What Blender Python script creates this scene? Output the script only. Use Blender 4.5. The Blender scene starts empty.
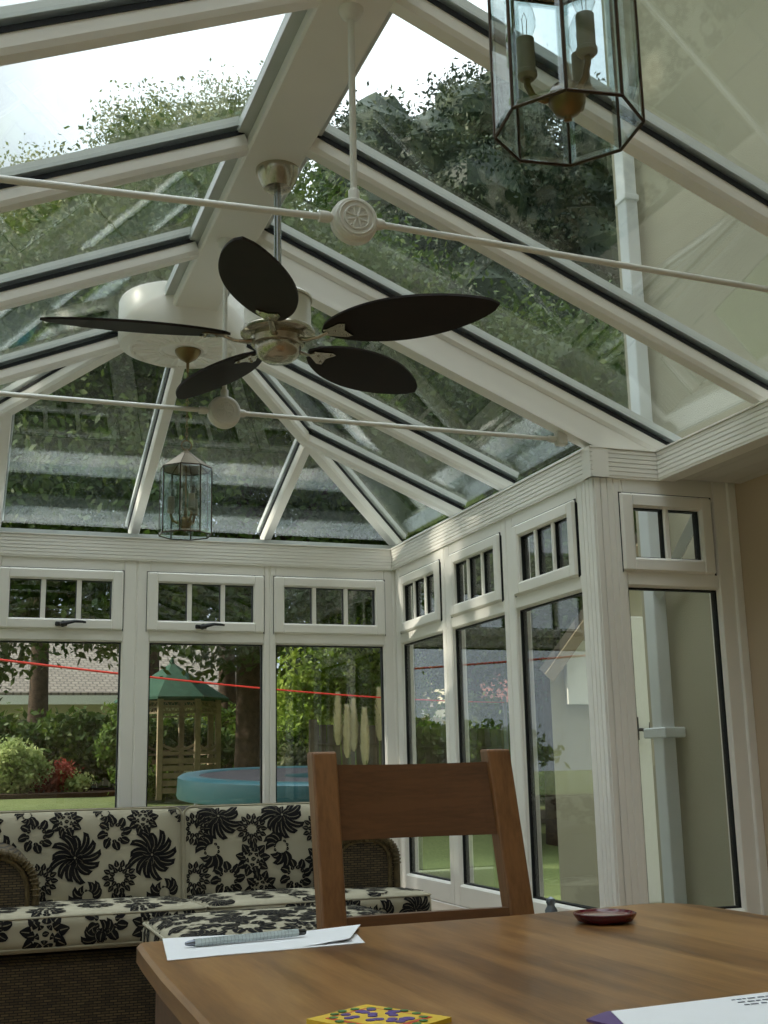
import bpy, math, random
import numpy as np
from mathutils import Vector, Matrix

# ------------------------------------------------------------------ camera, sky, sun, exposure
SC = bpy.context.scene
COL = SC.collection
R = math.radians

cam_d = bpy.data.cameras.new('camera')
cam = bpy.data.objects.new('camera', cam_d)
COL.objects.link(cam)
SC.camera = cam
F_PX = 1184.748
cam_d.sensor_fit = 'VERTICAL'
cam_d.sensor_height = 24.0
cam_d.lens = F_PX / 1024 * 24.0
cam_d.clip_start = 0.02
cam_d.clip_end = 400
YAW, PITCH, ROLL = 20.001, 12.275, -1.208
cam.matrix_world = (Matrix.Translation((0, 0, 1.03)) @ Matrix.Rotation(R(-YAW), 4, 'Z')
                    @ Matrix.Rotation(R(90 + PITCH), 4, 'X') @ Matrix.Rotation(R(ROLL), 4, 'Z'))

SC.view_settings.view_transform = 'Standard'
SC.view_settings.look = 'None'
SC.view_settings.gamma = 1
SC.view_settings.use_curve_mapping = False
SC.view_settings.exposure = 0.66

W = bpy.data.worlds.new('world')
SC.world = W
W.use_nodes = True
wn, wl = W.node_tree.nodes, W.node_tree.links
wn.clear()
wo = wn.new('ShaderNodeOutputWorld')
bg = wn.new('ShaderNodeBackground')
tc = wn.new('ShaderNodeTexCoord')
nz = wn.new('ShaderNodeTexNoise')
nz.inputs['Scale'].default_value = 2.2
nz.inputs['Detail'].default_value = 5
rmp = wn.new('ShaderNodeValToRGB')
rmp.color_ramp.elements[0].position = 0.38
rmp.color_ramp.elements[0].color = (0.50, 0.60, 0.68, 1)
rmp.color_ramp.elements[1].position = 0.62
rmp.color_ramp.elements[1].color = (0.80, 0.86, 0.88, 1)
wl.new(tc.outputs['Generated'], nz.inputs['Vector'])
wl.new(nz.outputs['Fac'], rmp.inputs['Fac'])


def glow(direction, c0, c1, amount):
    """extra sky brightness around a direction"""
    d = Vector(direction).normalized()
    dp = wn.new('ShaderNodeVectorMath')
    dp.operation = 'DOT_PRODUCT'
    dp.inputs[1].default_value = d
    wl.new(tc.outputs['Generated'], dp.inputs[0])
    mr = wn.new('ShaderNodeMapRange')
    mr.interpolation_type = 'SMOOTHSTEP'
    mr.inputs['From Min'].default_value = math.cos(R(c0))
    mr.inputs['From Max'].default_value = math.cos(R(c1))
    mr.inputs['To Min'].default_value = 0.0
    mr.inputs['To Max'].default_value = amount
    wl.new(dp.outputs['Value'], mr.inputs['Value'])
    return mr.outputs['Result']


g1 = glow((math.sin(R(17)) * math.cos(R(34)), math.cos(R(17)) * math.cos(R(34)), math.sin(R(34))), 17, 6, 1.2)
g2 = glow((0, 0, 1), 46, 20, 4.2)  # zenith boost added above the view to brighten the interior
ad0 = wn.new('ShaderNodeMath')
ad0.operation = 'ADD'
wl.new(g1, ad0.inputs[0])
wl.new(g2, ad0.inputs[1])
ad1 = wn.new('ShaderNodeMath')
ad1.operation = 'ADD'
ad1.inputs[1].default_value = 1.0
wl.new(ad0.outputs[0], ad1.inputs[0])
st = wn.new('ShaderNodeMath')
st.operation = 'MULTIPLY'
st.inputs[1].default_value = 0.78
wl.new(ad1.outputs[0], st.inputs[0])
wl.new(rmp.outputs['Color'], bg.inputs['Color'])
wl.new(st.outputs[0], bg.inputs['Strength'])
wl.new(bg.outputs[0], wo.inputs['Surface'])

sun_d = bpy.data.lights.new('sun', 'SUN')
sun_d.energy = 4.0
sun_d.angle = R(0.8)
sun_d.color = (1.0, 0.93, 0.80)
sun = bpy.data.objects.new('sun', sun_d)
COL.objects.link(sun)
SUN_AZ, SUN_EL = -76.0, 30.0          # degrees from +Y towards +X, and above the horizon
sd = Vector((math.sin(R(SUN_AZ)) * math.cos(R(SUN_EL)), math.cos(R(SUN_AZ)) * math.cos(R(SUN_EL)), math.sin(R(SUN_EL))))
sun.rotation_euler = sd.to_track_quat('Z', 'Y').to_euler()
sun.location = (0, 0, 20)

# ------------------------------------------------------------------ materials
MATS = {}


def srgb(r, g, b):
    def c(v):
        v = v / 255.0
        return v / 12.92 if v <= 0.04045 else ((v + 0.055) / 1.055) ** 2.4
    return (c(r), c(g), c(b), 1)


class NT:
    def __init__(s, name):
        s.m = bpy.data.materials.new(name)
        s.m.use_nodes = True
        s.n = s.m.node_tree.nodes
        s.l = s.m.node_tree.links
        s.b = s.n['Principled BSDF']
        s.out = s.n['Material Output']

    def new(s, t, **kw):
        o = s.n.new('ShaderNode' + t)
        for k, v in kw.items():
            if k in o.inputs:
                o.inputs[k].default_value = v
            else:
                setattr(o, k, v)
        return o

    def coord(s, scale=(1, 1, 1), rot=(0, 0, 0), kind='Object'):
        t = s.new('TexCoord')
        m = s.new('Mapping')
        m.inputs['Scale'].default_value = scale
        m.inputs['Rotation'].default_value = rot
        s.l.new(t.outputs[kind], m.inputs['Vector'])
        return m.outputs[0]

    def noise(s, vec, scale, detail=4, rough=0.5):
        o = s.new('TexNoise')
        o.inputs['Scale'].default_value = scale
        o.inputs['Detail'].default_value = detail
        o.inputs['Roughness'].default_value = rough
        s.l.new(vec, o.inputs['Vector'])
        return o.outputs['Fac']

    def ramp(s, fac, stops):
        o = s.new('ValToRGB')
        e = o.color_ramp.elements
        while len(e) < len(stops):
            e.new(0.5)
        for i, (p, c) in enumerate(stops):
            e[i].position = p
            e[i].color = c
        s.l.new(fac, o.inputs['Fac'])
        return o.outputs['Color']

    def bump(s, h, strength=0.3, dist=0.01):
        o = s.new('Bump')
        o.inputs['Strength'].default_value = strength
        o.inputs['Distance'].default_value = dist
        s.l.new(h, o.inputs['Height'])
        s.l.new(o.outputs[0], s.b.inputs['Normal'])

    def col(s, c):
        s.l.new(c, s.b.inputs['Base Color'])


def simple(name, col, rough=0.5, metal=0.0, var=0.08, scale=30, bump=0.0):
    t = NT(name)
    v = t.coord()
    f = t.noise(v, scale, 3)
    a = tuple(max(0, c * (1 - var)) for c in col[:3]) + (1,)
    b = tuple(min(1, c * (1 + var)) for c in col[:3]) + (1,)
    t.col(t.ramp(f, [(0.3, a), (0.7, b)]))
    t.b.inputs['Roughness'].default_value = rough
    if rough > 0.55:
        t.b.inputs['Specular IOR Level'].default_value = 0.25
    t.b.inputs['Metallic'].default_value = metal
    if bump:
        t.bump(f, bump, 0.005)
    MATS[name] = t.m
    return t.m


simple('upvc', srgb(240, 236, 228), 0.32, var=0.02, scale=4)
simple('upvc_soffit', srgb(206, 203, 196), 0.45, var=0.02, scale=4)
simple('gasket', (0.012, 0.013, 0.014, 1), 0.6)
simple('cap_out', srgb(196, 200, 196), 0.35, var=0.05, scale=8)
simple('rod_white', srgb(222, 219, 210), 0.4, var=0.02)
simple('beige', srgb(190, 170, 146), 0.9, var=0.02, scale=3)
simple('black_handle', (0.015, 0.015, 0.016, 1), 0.35)
simple('blade', srgb(30, 19, 14), 0.62, var=0.25, scale=12)
simple('brass', srgb(124, 106, 72), 0.32, 1.0, var=0.15, scale=9)
simple('lead', srgb(70, 58, 46), 0.38, 0.9, var=0.2, scale=20)
simple('cap_metal', srgb(150, 138, 118), 0.35, 0.9, var=0.1, scale=12)
simple('candle', srgb(140, 133, 108), 0.5, var=0.05)
simple('nickel', srgb(176, 168, 150), 0.22, 1.0, var=0.1, scale=14)
simple('steel_rod', srgb(170, 174, 178), 0.2, 1.0, var=0.05)
simple('fan_drum', srgb(196, 190, 172), 0.35, 0.35, var=0.04)
simple('paper', srgb(228, 228, 230), 0.7, var=0.01)
simple('ink', srgb(70, 74, 92), 0.7)
simple('purple', srgb(92, 70, 120), 0.5)
simple('yellow', srgb(216, 180, 52), 0.5, var=0.05)
simple('orange_red', srgb(196, 70, 50), 0.5)
simple('berry', srgb(84, 62, 130), 0.5)
simple('leaf_print', srgb(70, 120, 60), 0.5)
simple('dish_red', srgb(84, 22, 32), 0.18, var=0.15)
simple('dish_glaze', srgb(140, 104, 92), 0.15, var=0.5, scale=90)
simple('pewter', srgb(120, 126, 134), 0.3, 0.8)
simple('pen_grey', srgb(178, 188, 188), 0.25)
simple('pen_mark', srgb(110, 118, 120), 0.5)
simple('door_white', srgb(232, 230, 216), 0.5, var=0.02)
simple('pipe_white', srgb(218, 222, 220), 0.45, var=0.04, scale=10)
simple('timber_pale', srgb(146, 132, 106), 0.8, var=0.2, scale=8)
simple('felt_green', srgb(56, 88, 72), 0.9, var=0.2, scale=10)
simple('fence_wood', srgb(112, 104, 92), 0.9, var=0.25, scale=5)
simple('tramp_blue', srgb(30, 68, 76), 0.35, var=0.06, scale=6)
simple('tramp_mat', (0.02, 0.02, 0.025, 1), 0.7)
simple('galv', srgb(140, 144, 146), 0.4, 0.8)
simple('line_red', srgb(226, 50, 34), 0.5)
simple('fascia_white', srgb(224, 224, 216), 0.5)
simple('wall_render', srgb(196, 188, 160), 0.9, var=0.08, scale=12)
simple('bark', srgb(64, 52, 40), 0.95, var=0.4, scale=14, bump=0.6)
simple('gutter_dark', srgb(58, 60, 60), 0.8)
simple('slab', srgb(66, 64, 58), 0.9, var=0.15, scale=3)
simple('soil', srgb(66, 50, 38), 0.95, var=0.3, scale=10)
simple('brick_dwarf', srgb(150, 92, 66), 0.9, var=0.2, scale=14)
simple('stone_grey', srgb(128, 120, 110), 0.9, var=0.3, scale=6, bump=0.5)
simple('flock', (0.008, 0.007, 0.007, 1), 1.0)
simple('flock_rib', srgb(120, 112, 92), 0.95)

# pebble-dash cream render
t = NT('cream_render')
v = t.coord()
f = t.noise(v, 1.1, 5)
g = t.noise(v, 160, 2)
t.col(t.ramp(f, [(0.3, srgb(168, 162, 138)), (0.7, srgb(182, 176, 152))]))
t.bump(g, 0.5, 0.004)
t.b.inputs['Roughness'].default_value = 0.95
MATS['cream_render'] = t.m

# cream cotton
t = NT('cream_cloth')
v = t.coord()
g = t.noise(v, 420, 2)
f = t.noise(v, 6, 3)
t.col(t.ramp(f, [(0.3, srgb(154, 146, 124)), (0.7, srgb(166, 158, 136))]))
t.bump(g, 0.25, 0.001)
t.b.inputs['Roughness'].default_value = 0.9
MATS['cream_cloth'] = t.m


def oak(name, ca, cb, axis, rough):
    t = NT(name)
    sc = [9.0, 9.0, 9.0]
    sc[axis] = 0.8
    v = t.coord(tuple(sc))
    f = t.noise(v, 2.6, 6, 0.6)
    v2 = t.coord(tuple(x * 7 for x in sc))
    g = t.noise(v2, 2.5, 3, 0.6)
    add = t.new('Math', operation='MULTIPLY_ADD')
    add.inputs[1].default_value = 0.35
    t.l.new(g, add.inputs[0])
    mul = t.new('Math', operation='MULTIPLY')
    mul.inputs[1].default_value = 0.75
    t.l.new(f, mul.inputs[0])
    t.l.new(mul.outputs[0], add.inputs[2])
    t.col(t.ramp(add.outputs[0], [(0.36, ca), (0.62, cb)]))
    t.bump(g, 0.08, 0.002)
    t.b.inputs['Roughness'].default_value = rough
    MATS[name] = t.m


oak('oak_top', srgb(104, 70, 34), srgb(142, 100, 54), 1, 0.30)
oak('oak_leg', srgb(138, 94, 52), srgb(178, 132, 82), 2, 0.4)
oak('oak_rail', srgb(80, 51, 28), srgb(106, 70, 41), 0, 0.42)
oak('oak_post', srgb(100, 65, 36), srgb(134, 92, 54), 2, 0.42)
oak('sill_board', srgb(150, 134, 116), srgb(176, 160, 142), 1, 0.4)

def planks():
    """plank-to-plank tone and a few knots on the oak top"""
    t = NT('oak_planks')
    v = t.coord((9, 0.8, 9))
    f = t.noise(v, 2.6, 6, 0.6)
    g = t.noise(t.coord((70, 5, 70)), 2.5, 3, 0.6)
    tcn = t.new('TexCoord')
    sp = t.new('SeparateXYZ')
    t.l.new(tcn.outputs['Object'], sp.inputs[0])
    m1 = t.new('Math', operation='MULTIPLY'); m1.inputs[1].default_value = 1 / 0.115
    t.l.new(sp.outputs[0], m1.inputs[0])
    fl = t.new('Math', operation='FLOOR')
    t.l.new(m1.outputs[0], fl.inputs[0])
    wnz = t.new('TexWhiteNoise', noise_dimensions='1D')
    t.l.new(fl.outputs[0], wnz.inputs['W'])
    a1 = t.new('Math', operation='MULTIPLY_ADD'); a1.inputs[1].default_value = 0.22
    t.l.new(wnz.outputs['Value'], a1.inputs[0])
    a2 = t.new('Math', operation='MULTIPLY_ADD'); a2.inputs[1].default_value = 0.8
    t.l.new(f, a2.inputs[0])
    a3 = t.new('Math', operation='MULTIPLY'); a3.inputs[1].default_value = 0.22
    t.l.new(g, a3.inputs[0])
    t.l.new(a3.outputs[0], a2.inputs[2])
    t.l.new(a2.outputs[0], a1.inputs[2])
    c = t.ramp(a1.outputs[0], [(0.40, srgb(94, 62, 30)), (0.58, srgb(134, 94, 50)), (0.76, srgb(160, 118, 68))])
    vo = t.new('TexVoronoi')
    vo.inputs['Scale'].default_value = 2.3
    t.l.new(t.coord((1.5, 0.8, 0.01)), vo.inputs['Vector'])
    kr = t.ramp(vo.outputs['Distance'], [(0.0, (0.28, 0.22, 0.16, 1)), (0.045, (0.62, 0.55, 0.46, 1)), (0.11, (1, 1, 1, 1))])
    mx = t.new('Mix', data_type='RGBA', blend_type='MULTIPLY')
    mx.inputs[0].default_value = 0.8
    t.l.new(c, mx.inputs[6]); t.l.new(kr, mx.inputs[7])
    t.col(mx.outputs[2])
    t.bump(g, 0.08, 0.002)
    t.b.inputs['Roughness'].default_value = 0.30
    MATS['oak_planks'] = t.m


planks()

# wicker
t = NT('wicker')
v = t.coord()
w1 = t.new('TexWave', wave_type='BANDS', bands_direction='Z')
w1.inputs['Scale'].default_value = 24
w1.inputs['Distortion'].default_value = 1.2
t.l.new(v, w1.inputs['Vector'])
br = t.new('TexBrick')
br.inputs['Scale'].default_value = 1
br.inputs['Brick Width'].default_value = 0.028
br.inputs['Row Height'].default_value = 0.009
br.inputs['Mortar Size'].default_value = 0.0016
br.inputs['Color1'].default_value = srgb(104, 87, 58)
br.inputs['Color2'].default_value = srgb(68, 55, 36)
br.inputs['Mortar'].default_value = srgb(20, 15, 10)
vv = t.new('VectorMath', operation='DOT_PRODUCT')
tc2 = t.new('TexCoord')
sep = t.new('SeparateXYZ')
t.l.new(tc2.outputs['Object'], sep.inputs[0])
ad = t.new('Math', operation='ADD')
t.l.new(sep.outputs[0], ad.inputs[0])
t.l.new(sep.outputs[1], ad.inputs[1])
cmb = t.new('CombineXYZ')
t.l.new(ad.outputs[0], cmb.inputs[0])
t.l.new(sep.outputs[2], cmb.inputs[1])
t.l.new(cmb.outputs[0], br.inputs['Vector'])
t.col(br.outputs['Color'])
inv = t.new('Math', operation='SUBTRACT')
inv.inputs[0].default_value = 1
t.l.new(br.outputs['Fac'], inv.inputs[1])
t.bump(inv.outputs[0], 0.9, 0.006)
t.b.inputs['Roughness'].default_value = 0.6
MATS['wicker'] = t.m
simple('wicker_braid', srgb(88, 74, 48), 0.6, var=0.3, scale=60, bump=0.6)

# roof tiles
for nm, ca, cb, cm in (('tiles_brown', srgb(122, 114, 100), srgb(106, 98, 86), srgb(80, 73, 64)),
                       ('tiles_red', srgb(132, 76, 56), srgb(112, 62, 46), srgb(78, 46, 36))):
    t = NT(nm)
    br = t.new('TexBrick')
    br.inputs['Scale'].default_value = 1
    br.inputs['Brick Width'].default_value = 0.17
    br.inputs['Row Height'].default_value = 0.17
    br.inputs['Mortar Size'].default_value = 0.022
    br.inputs['Color1'].default_value = ca
    br.inputs['Color2'].default_value = cb
    br.inputs['Mortar'].default_value = cm
    t.l.new(t.coord(), br.inputs['Vector'])
    t.col(br.outputs['Color'])
    t.b.inputs['Roughness'].default_value = 0.9
    MATS[nm] = t.m

# floor tile
t = NT('floor_tile')
br = t.new('TexBrick')
br.inputs['Scale'].default_value = 1
br.inputs['Brick Width'].default_value = 0.4
br.inputs['Row Height'].default_value = 0.4
br.inputs['Mortar Size'].default_value = 0.006
br.offset = 0
br.inputs['Color1'].default_value = srgb(150, 128, 100)
br.inputs['Color2'].default_value = srgb(140, 118, 92)
br.inputs['Mortar'].default_value = srgb(96, 84, 70)
t.l.new(t.coord(), br.inputs['Vector'])
t.col(br.outputs['Color'])
t.b.inputs['Roughness'].default_value = 0.45
MATS['floor_tile'] = t.m

# lawn
t = NT('lawn')
v = t.coord()
f = t.noise(v, 0.7, 5)
g = t.noise(v, 26, 3)
mx = t.new('Mix', data_type='RGBA')
mx.inputs[0].default_value = 0.45
t.l.new(t.ramp(f, [(0.3, srgb(84, 100, 50)), (0.7, srgb(108, 120, 64))]), mx.inputs[6])
t.l.new(t.ramp(g, [(0.3, srgb(76, 92, 44)), (0.7, srgb(122, 132, 76))]), mx.inputs[7])
t.col(mx.outputs[2])
t.bump(g, 0.6, 0.04)
t.b.inputs['Roughness'].default_value = 0.95
MATS['lawn'] = t.m


def foliage(name, ca, cb, cc, trans=0.35, scale=1.4):
    t = NT(name)
    v = t.coord()
    f = t.noise(v, scale, 4, 0.7)
    c = t.ramp(f, [(0.32, ca), (0.5, cb), (0.7, cc)])
    t.col(c)
    t.b.inputs['Roughness'].default_value = 0.55
    t.b.inputs['Specular IOR Level'].default_value = 0.25
    tr = t.new('BsdfTranslucent')
    t.l.new(c, tr.inputs['Color'])
    m = t.new('MixShader')
    m.inputs[0].default_value = trans
    t.l.new(t.b.outputs[0], m.inputs[1])
    t.l.new(tr.outputs[0], m.inputs[2])
    t.l.new(m.outputs[0], t.out.inputs['Surface'])
    MATS[name] = t.m


foliage('leaf_deep', srgb(44, 62, 24), srgb(62, 84, 30), srgb(98, 112, 42), 0.32)
foliage('leaf_mid', srgb(66, 86, 34), srgb(92, 118, 44), srgb(136, 146, 66), 0.4)
foliage('leaf_bright', srgb(104, 136, 50), srgb(140, 168, 66), srgb(190, 204, 104), 0.45)
foliage('leaf_conifer', srgb(40, 52, 40), srgb(54, 68, 48), srgb(82, 92, 58), 0.15)
foliage('leaf_ash', srgb(96, 106, 76), srgb(120, 130, 92), srgb(158, 156, 100), 0.35)
foliage('leaf_pale', srgb(128, 148, 84), srgb(166, 180, 116), srgb(206, 212, 150), 0.4, 3)
foliage('leaf_red', srgb(116, 48, 40), srgb(150, 68, 54), srgb(170, 100, 78), 0.35, 3)
foliage('leaf_grass', srgb(96, 116, 58), srgb(126, 142, 76), srgb(150, 158, 96), 0.3, 3)
foliage('plume', srgb(212, 204, 164), srgb(226, 218, 182), srgb(238, 232, 202), 0.4, 5)


# glass: clear sheet, reflection rises towards grazing angles
def glass(name, f0, tint, gain=1.0):
    t = NT(name)
    t.n.remove(t.b)
    lw = t.new('LayerWeight')
    lw.inputs['Blend'].default_value = 0.5
    p = t.new('Math', operation='POWER')
    p.inputs[1].default_value = 5.0
    t.l.new(lw.outputs['Facing'], p.inputs[0])
    a = t.new('Math', operation='MULTIPLY_ADD', use_clamp=True)
    a.inputs[1].default_value = (1 - f0) * gain
    a.inputs[2].default_value = f0
    t.l.new(p.outputs[0], a.inputs[0])
    tr = t.new('BsdfTransparent')
    tr.inputs['Color'].default_value = tint
    gl = t.new('BsdfGlossy')
    gl.inputs['Roughness'].default_value = 0.0
    gl.inputs['Color'].default_value = (0.95, 0.97, 0.97, 1)
    m = t.new('MixShader')
    t.l.new(a.outputs[0], m.inputs[0])
    t.l.new(tr.outputs[0], m.inputs[1])
    t.l.new(gl.outputs[0], m.inputs[2])
    t.l.new(m.outputs[0], t.out.inputs['Surface'])
    MATS[name] = t.m


glass('glass_window', 0.05, (0.975, 0.985, 0.98, 1))
glass('glass_roof', 0.085, (0.96, 0.975, 0.97, 1))
glass('glass_lantern', 0.05, (0.94, 0.97, 0.97, 1))
glass('glass_bulb', 0.10, (0.90, 0.93, 0.93, 1))
glass('glass_bevel', 0.25, (0.82, 0.90, 0.90, 1))

# ------------------------------------------------------------------ mesh helpers


class MB:
    """collects shapes, builds them as one mesh object"""

    def __init__(s):
        s.v, s.f, s.mi, s.sm = [], [], [], []
        s.M = None

    def add(s, verts, faces, mat=0, smooth=False):
        o = len(s.v)
        for p in verts:
            p = Vector(p)
            if s.M is not None:
                p = s.M @ p
            s.v.append(tuple(p))
        for f in faces:
            s.f.append(tuple(i + o for i in f))
            s.mi.append(mat)
            s.sm.append(smooth)
        return s

    def box(s, a, b, mat=0, bev=0.0):
        x0, y0, z0 = a
        x1, y1, z1 = b
        if x0 > x1: x0, x1 = x1, x0
        if y0 > y1: y0, y1 = y1, y0
        if z0 > z1: z0, z1 = z1, z0
        if bev <= 0:
            s.add([(x0, y0, z0), (x1, y0, z0), (x1, y1, z0), (x0, y1, z0), (x0, y0, z1), (x1, y0, z1), (x1, y1, z1), (x0, y1, z1)],
                  [(0, 3, 2, 1), (4, 5, 6, 7), (0, 1, 5, 4), (1, 2, 6, 5), (2, 3, 7, 6), (3, 0, 4, 7)], mat)
            return s
        e = min(bev, (x1 - x0) * .45, (y1 - y0) * .45, (z1 - z0) * .45)
        X, Y, Z = (x0, x1), (y0, y1), (z0, z1)
        vs = []
        idx = {}
        for i in (0, 1):
            for j in (0, 1):
                for k in (0, 1):
                    sx, sy, sz = (1, -1)[i] * e, (1, -1)[j] * e, (1, -1)[k] * e
                    idx[(i, j, k, 0)] = len(vs); vs.append((X[i], Y[j] + sy, Z[k] + sz))
                    idx[(i, j, k, 1)] = len(vs); vs.append((X[i] + sx, Y[j], Z[k] + sz))
                    idx[(i, j, k, 2)] = len(vs); vs.append((X[i] + sx, Y[j] + sy, Z[k]))
        fs = []
        for i in (0, 1):
            fs.append([idx[(i, 0, 0, 0)], idx[(i, 1, 0, 0)], idx[(i, 1, 1, 0)], idx[(i, 0, 1, 0)]])
            fs.append([idx[(0, i, 0, 1)], idx[(1, i, 0, 1)], idx[(1, i, 1, 1)], idx[(0, i, 1, 1)]])
            fs.append([idx[(0, 0, i, 2)], idx[(1, 0, i, 2)], idx[(1, 1, i, 2)], idx[(0, 1, i, 2)]])
            for j in (0, 1):
                fs.append([idx[(i, j, 0, 0)], idx[(i, j, 1, 0)], idx[(i, j, 1, 1)], idx[(i, j, 0, 1)]])
                fs.append([idx[(i, 0, j, 0)], idx[(i, 1, j, 0)], idx[(i, 1, j, 2)], idx[(i, 0, j, 2)]])
                fs.append([idx[(0, i, j, 1)], idx[(1, i, j, 1)], idx[(1, i, j, 2)], idx[(0, i, j, 2)]])
                for k in (0, 1):
                    fs.append([idx[(i, j, k, 0)], idx[(i, j, k, 1)], idx[(i, j, k, 2)]])
        # orient outward
        c = Vector(((x0 + x1) / 2, (y0 + y1) / 2, (z0 + z1) / 2))
        out = []
        for f in fs:
            p = [Vector(vs[q]) for q in f]
            n = (p[1] - p[0]).cross(p[2] - p[0])
            m = sum(p, Vector()) / len(p)
            out.append(tuple(f) if n.dot(m - c) > 0 else tuple(reversed(f)))
        s.add(vs, out, mat)
        return s

    def hexa(s, pts, mat=0):
        """8 points: bottom 4 then top 4"""
        s.add(pts, [(0, 3, 2, 1), (4, 5, 6, 7), (0, 1, 5, 4), (1, 2, 6, 5), (2, 3, 7, 6), (3, 0, 4, 7)], mat)
        return s

    def prism(s, poly, off, mat=0):
        """poly: planar 3-D points, off: vector of extrusion"""
        n = len(poly)
        off = Vector(off)
        P = [Vector(p) for p in poly]
        nrm = Vector()
        for i in range(n):
            nrm += P[i].cross(P[(i + 1) % n])
        flip = nrm.dot(off) > 0
        vs = P + [p + off for p in P]
        fs = [tuple(range(n)), tuple(range(2 * n - 1, n - 1, -1))] + [(i, n + i, n + (i + 1) % n, (i + 1) % n) for i in range(n)]
        if flip:
            fs = [tuple(reversed(f)) for f in fs]
        s.add(vs, fs, mat)
        return s

    def tube(s, pts, r, n=10, mat=0, smooth=True, closed=False, flat=1.0):
        P = [Vector(p) for p in pts]
        m = len(P)
        rs = r if isinstance(r, (list, tuple)) else [r] * m
        vs = []
        up = None
        for i in range(m):
            if closed:
                d = P[(i + 1) % m] - P[i - 1]
            else:
                d = P[min(i + 1, m - 1)] - P[max(i - 1, 0)]
            d.normalize()
            if up is None:
                up = Vector((0, 0, 1)) if abs(d.z) < 0.9 else Vector((1, 0, 0))
            a = d.cross(up)
            a.normalize()
            b = a.cross(d)
            up = b
            for k in range(n):
                an = 2 * math.pi * k / n
                vs.append(P[i] + (a * math.cos(an) + b * math.sin(an) * flat) * rs[i])
        fs = []
        for i in range(m if closed else m - 1):
            j = (i + 1) % m
            for k in range(n):
                k2 = (k + 1) % n
                fs.append((i * n + k, i * n + k2, j * n + k2, j * n + k))
        if not closed:
            fs.append(tuple(range(n - 1, -1, -1)))
            fs.append(tuple((m - 1) * n + k for k in range(n)))
        s.add(vs, fs, mat, smooth)
        return s

    def lathe(s, prof, c=(0, 0, 0), axis='Z', n=32, mat=0, smooth=True):
        """prof: list of (radius, height) along axis"""
        vs = []
        c = Vector(c)
        for (r, h) in prof:
            for k in range(n):
                a = 2 * math.pi * k / n
                if axis == 'Z':
                    p = Vector((r * math.cos(a), r * math.sin(a), h))
                elif axis == 'Y':
                    p = Vector((r * math.cos(a), h, -r * math.sin(a)))
                else:
                    p = Vector((h, r * math.cos(a), r * math.sin(a)))
                vs.append(c + p)
        fs = []
        for i in range(len(prof) - 1):
            for k in range(n):
                k2 = (k + 1) % n
                fs.append((i * n + k, i * n + k2, (i + 1) * n + k2, (i + 1) * n + k))
        if prof[0][0] > 1e-5:
            fs.append(tuple(range(n - 1, -1, -1)))
        if prof[-1][0] > 1e-5:
            fs.append(tuple((len(prof) - 1) * n + k for k in range(n)))
        s.add(vs, fs, mat, smooth)
        return s

    def build(s, name, mats, parent=None, **props):
        me = bpy.data.meshes.new(name)
        me.from_pydata(s.v, [], s.f)
        if isinstance(mats, str):
            mats = [mats]
        for m in mats:
            me.materials.append(MATS[m])
        me.polygons.foreach_set('material_index', s.mi)
        me.polygons.foreach_set('use_smooth', s.sm)
        me.update()
        if any(s.sm) and hasattr(me, 'set_sharp_from_angle'):
            me.set_sharp_from_angle(angle=R(42))
        o = bpy.data.objects.new(name, me)
        COL.objects.link(o)
        if parent is not None:
            o.parent = parent
            # meshes are given in world coordinates relative to the root's place
            o.matrix_parent_inverse = Matrix.Identity(4)
            if not props.pop('local', False):
                inv = parent_world(parent).inverted()
                me.transform(inv)
        for k, v in props.items():
            if k != 'local':
                o[k] = v
        return o


def parent_world(o):
    m = Matrix.LocRotScale(o.location, o.rotation_euler, o.scale)
    return parent_world(o.parent) @ m if o.parent else m


def thing(name, label, cat, loc=(0, 0, 0), group=None):
    o = bpy.data.objects.new(name, None)
    o.empty_display_size = 0.1
    o.location = loc
    COL.objects.link(o)
    o['label'] = label
    o['category'] = cat
    if group:
        o['group'] = group
    return o


def tag(o, label, cat, group=None):
    o['label'] = label
    o['category'] = cat
    if group:
        o['group'] = group
    return o


def sroot(name, label, loc=(0, 0, 0)):
    o = bpy.data.objects.new(name, None)
    o.empty_display_size = 0.1
    o.location = loc
    COL.objects.link(o)
    o['kind'] = 'structure'
    o['label'] = label
    o['category'] = name.split('_')[0]
    return o


def struct(o, label):
    o['kind'] = 'structure'
    o['label'] = label
    o['category'] = o.name.split('_')[0]
    return o


# ------------------------------------------------------------------ dimensions
XC = 0.79                       # ridge line and middle of the end wall
XR, XL = 2.083, 2 * 0.79 - 2.083
XRN, XLN = 2.35, 2 * 0.79 - 2.35
YB, YR, YH = 5.60, 3.555, -1.5  # end wall, the step in the side walls, the house wall
ZS, ZG0, ZG1, ZC, ZT = 0.455, 0.544, 1.638, 2.024, 2.131
RIDGE_Z, M = 2.80, 0.42         # glass height at ridge edge (x = XC +- 0.12), pitch
BY = 4.47                       # where the ridge ends


def zr(d):
    """glass height at distance d from the centre line"""
    return RIDGE_Z - M * (d - 0.12)


# ------------------------------------------------------------------ ground and house
GX = np.linspace(-40, 60, 101)
GY = np.linspace(-30, 70, 101)


def gz(x, y):
    t_ = min(1, max(0, (y - 14.5) / 6.5))
    t_ = t_ * t_ * (3 - 2 * t_)
    return -0.1 + 0.85 * t_ * (1 if x < 6 else max(0.35, 1 - (x - 6) * 0.08)) + min(0.0, (y - 30)) * 0


mb = MB()
vs = [(x, y, gz(x, y)) for y in GY for x in GX]
fs = [(j * 101 + i, j * 101 + i + 1, (j + 1) * 101 + i + 1, (j + 1) * 101 + i) for j in range(100) for i in range(100)]
mb.add(vs, fs, 0, True)
struct(mb.build('trim_lawn', 'lawn'), 'garden lawn rising gently behind the conservatory')

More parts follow.
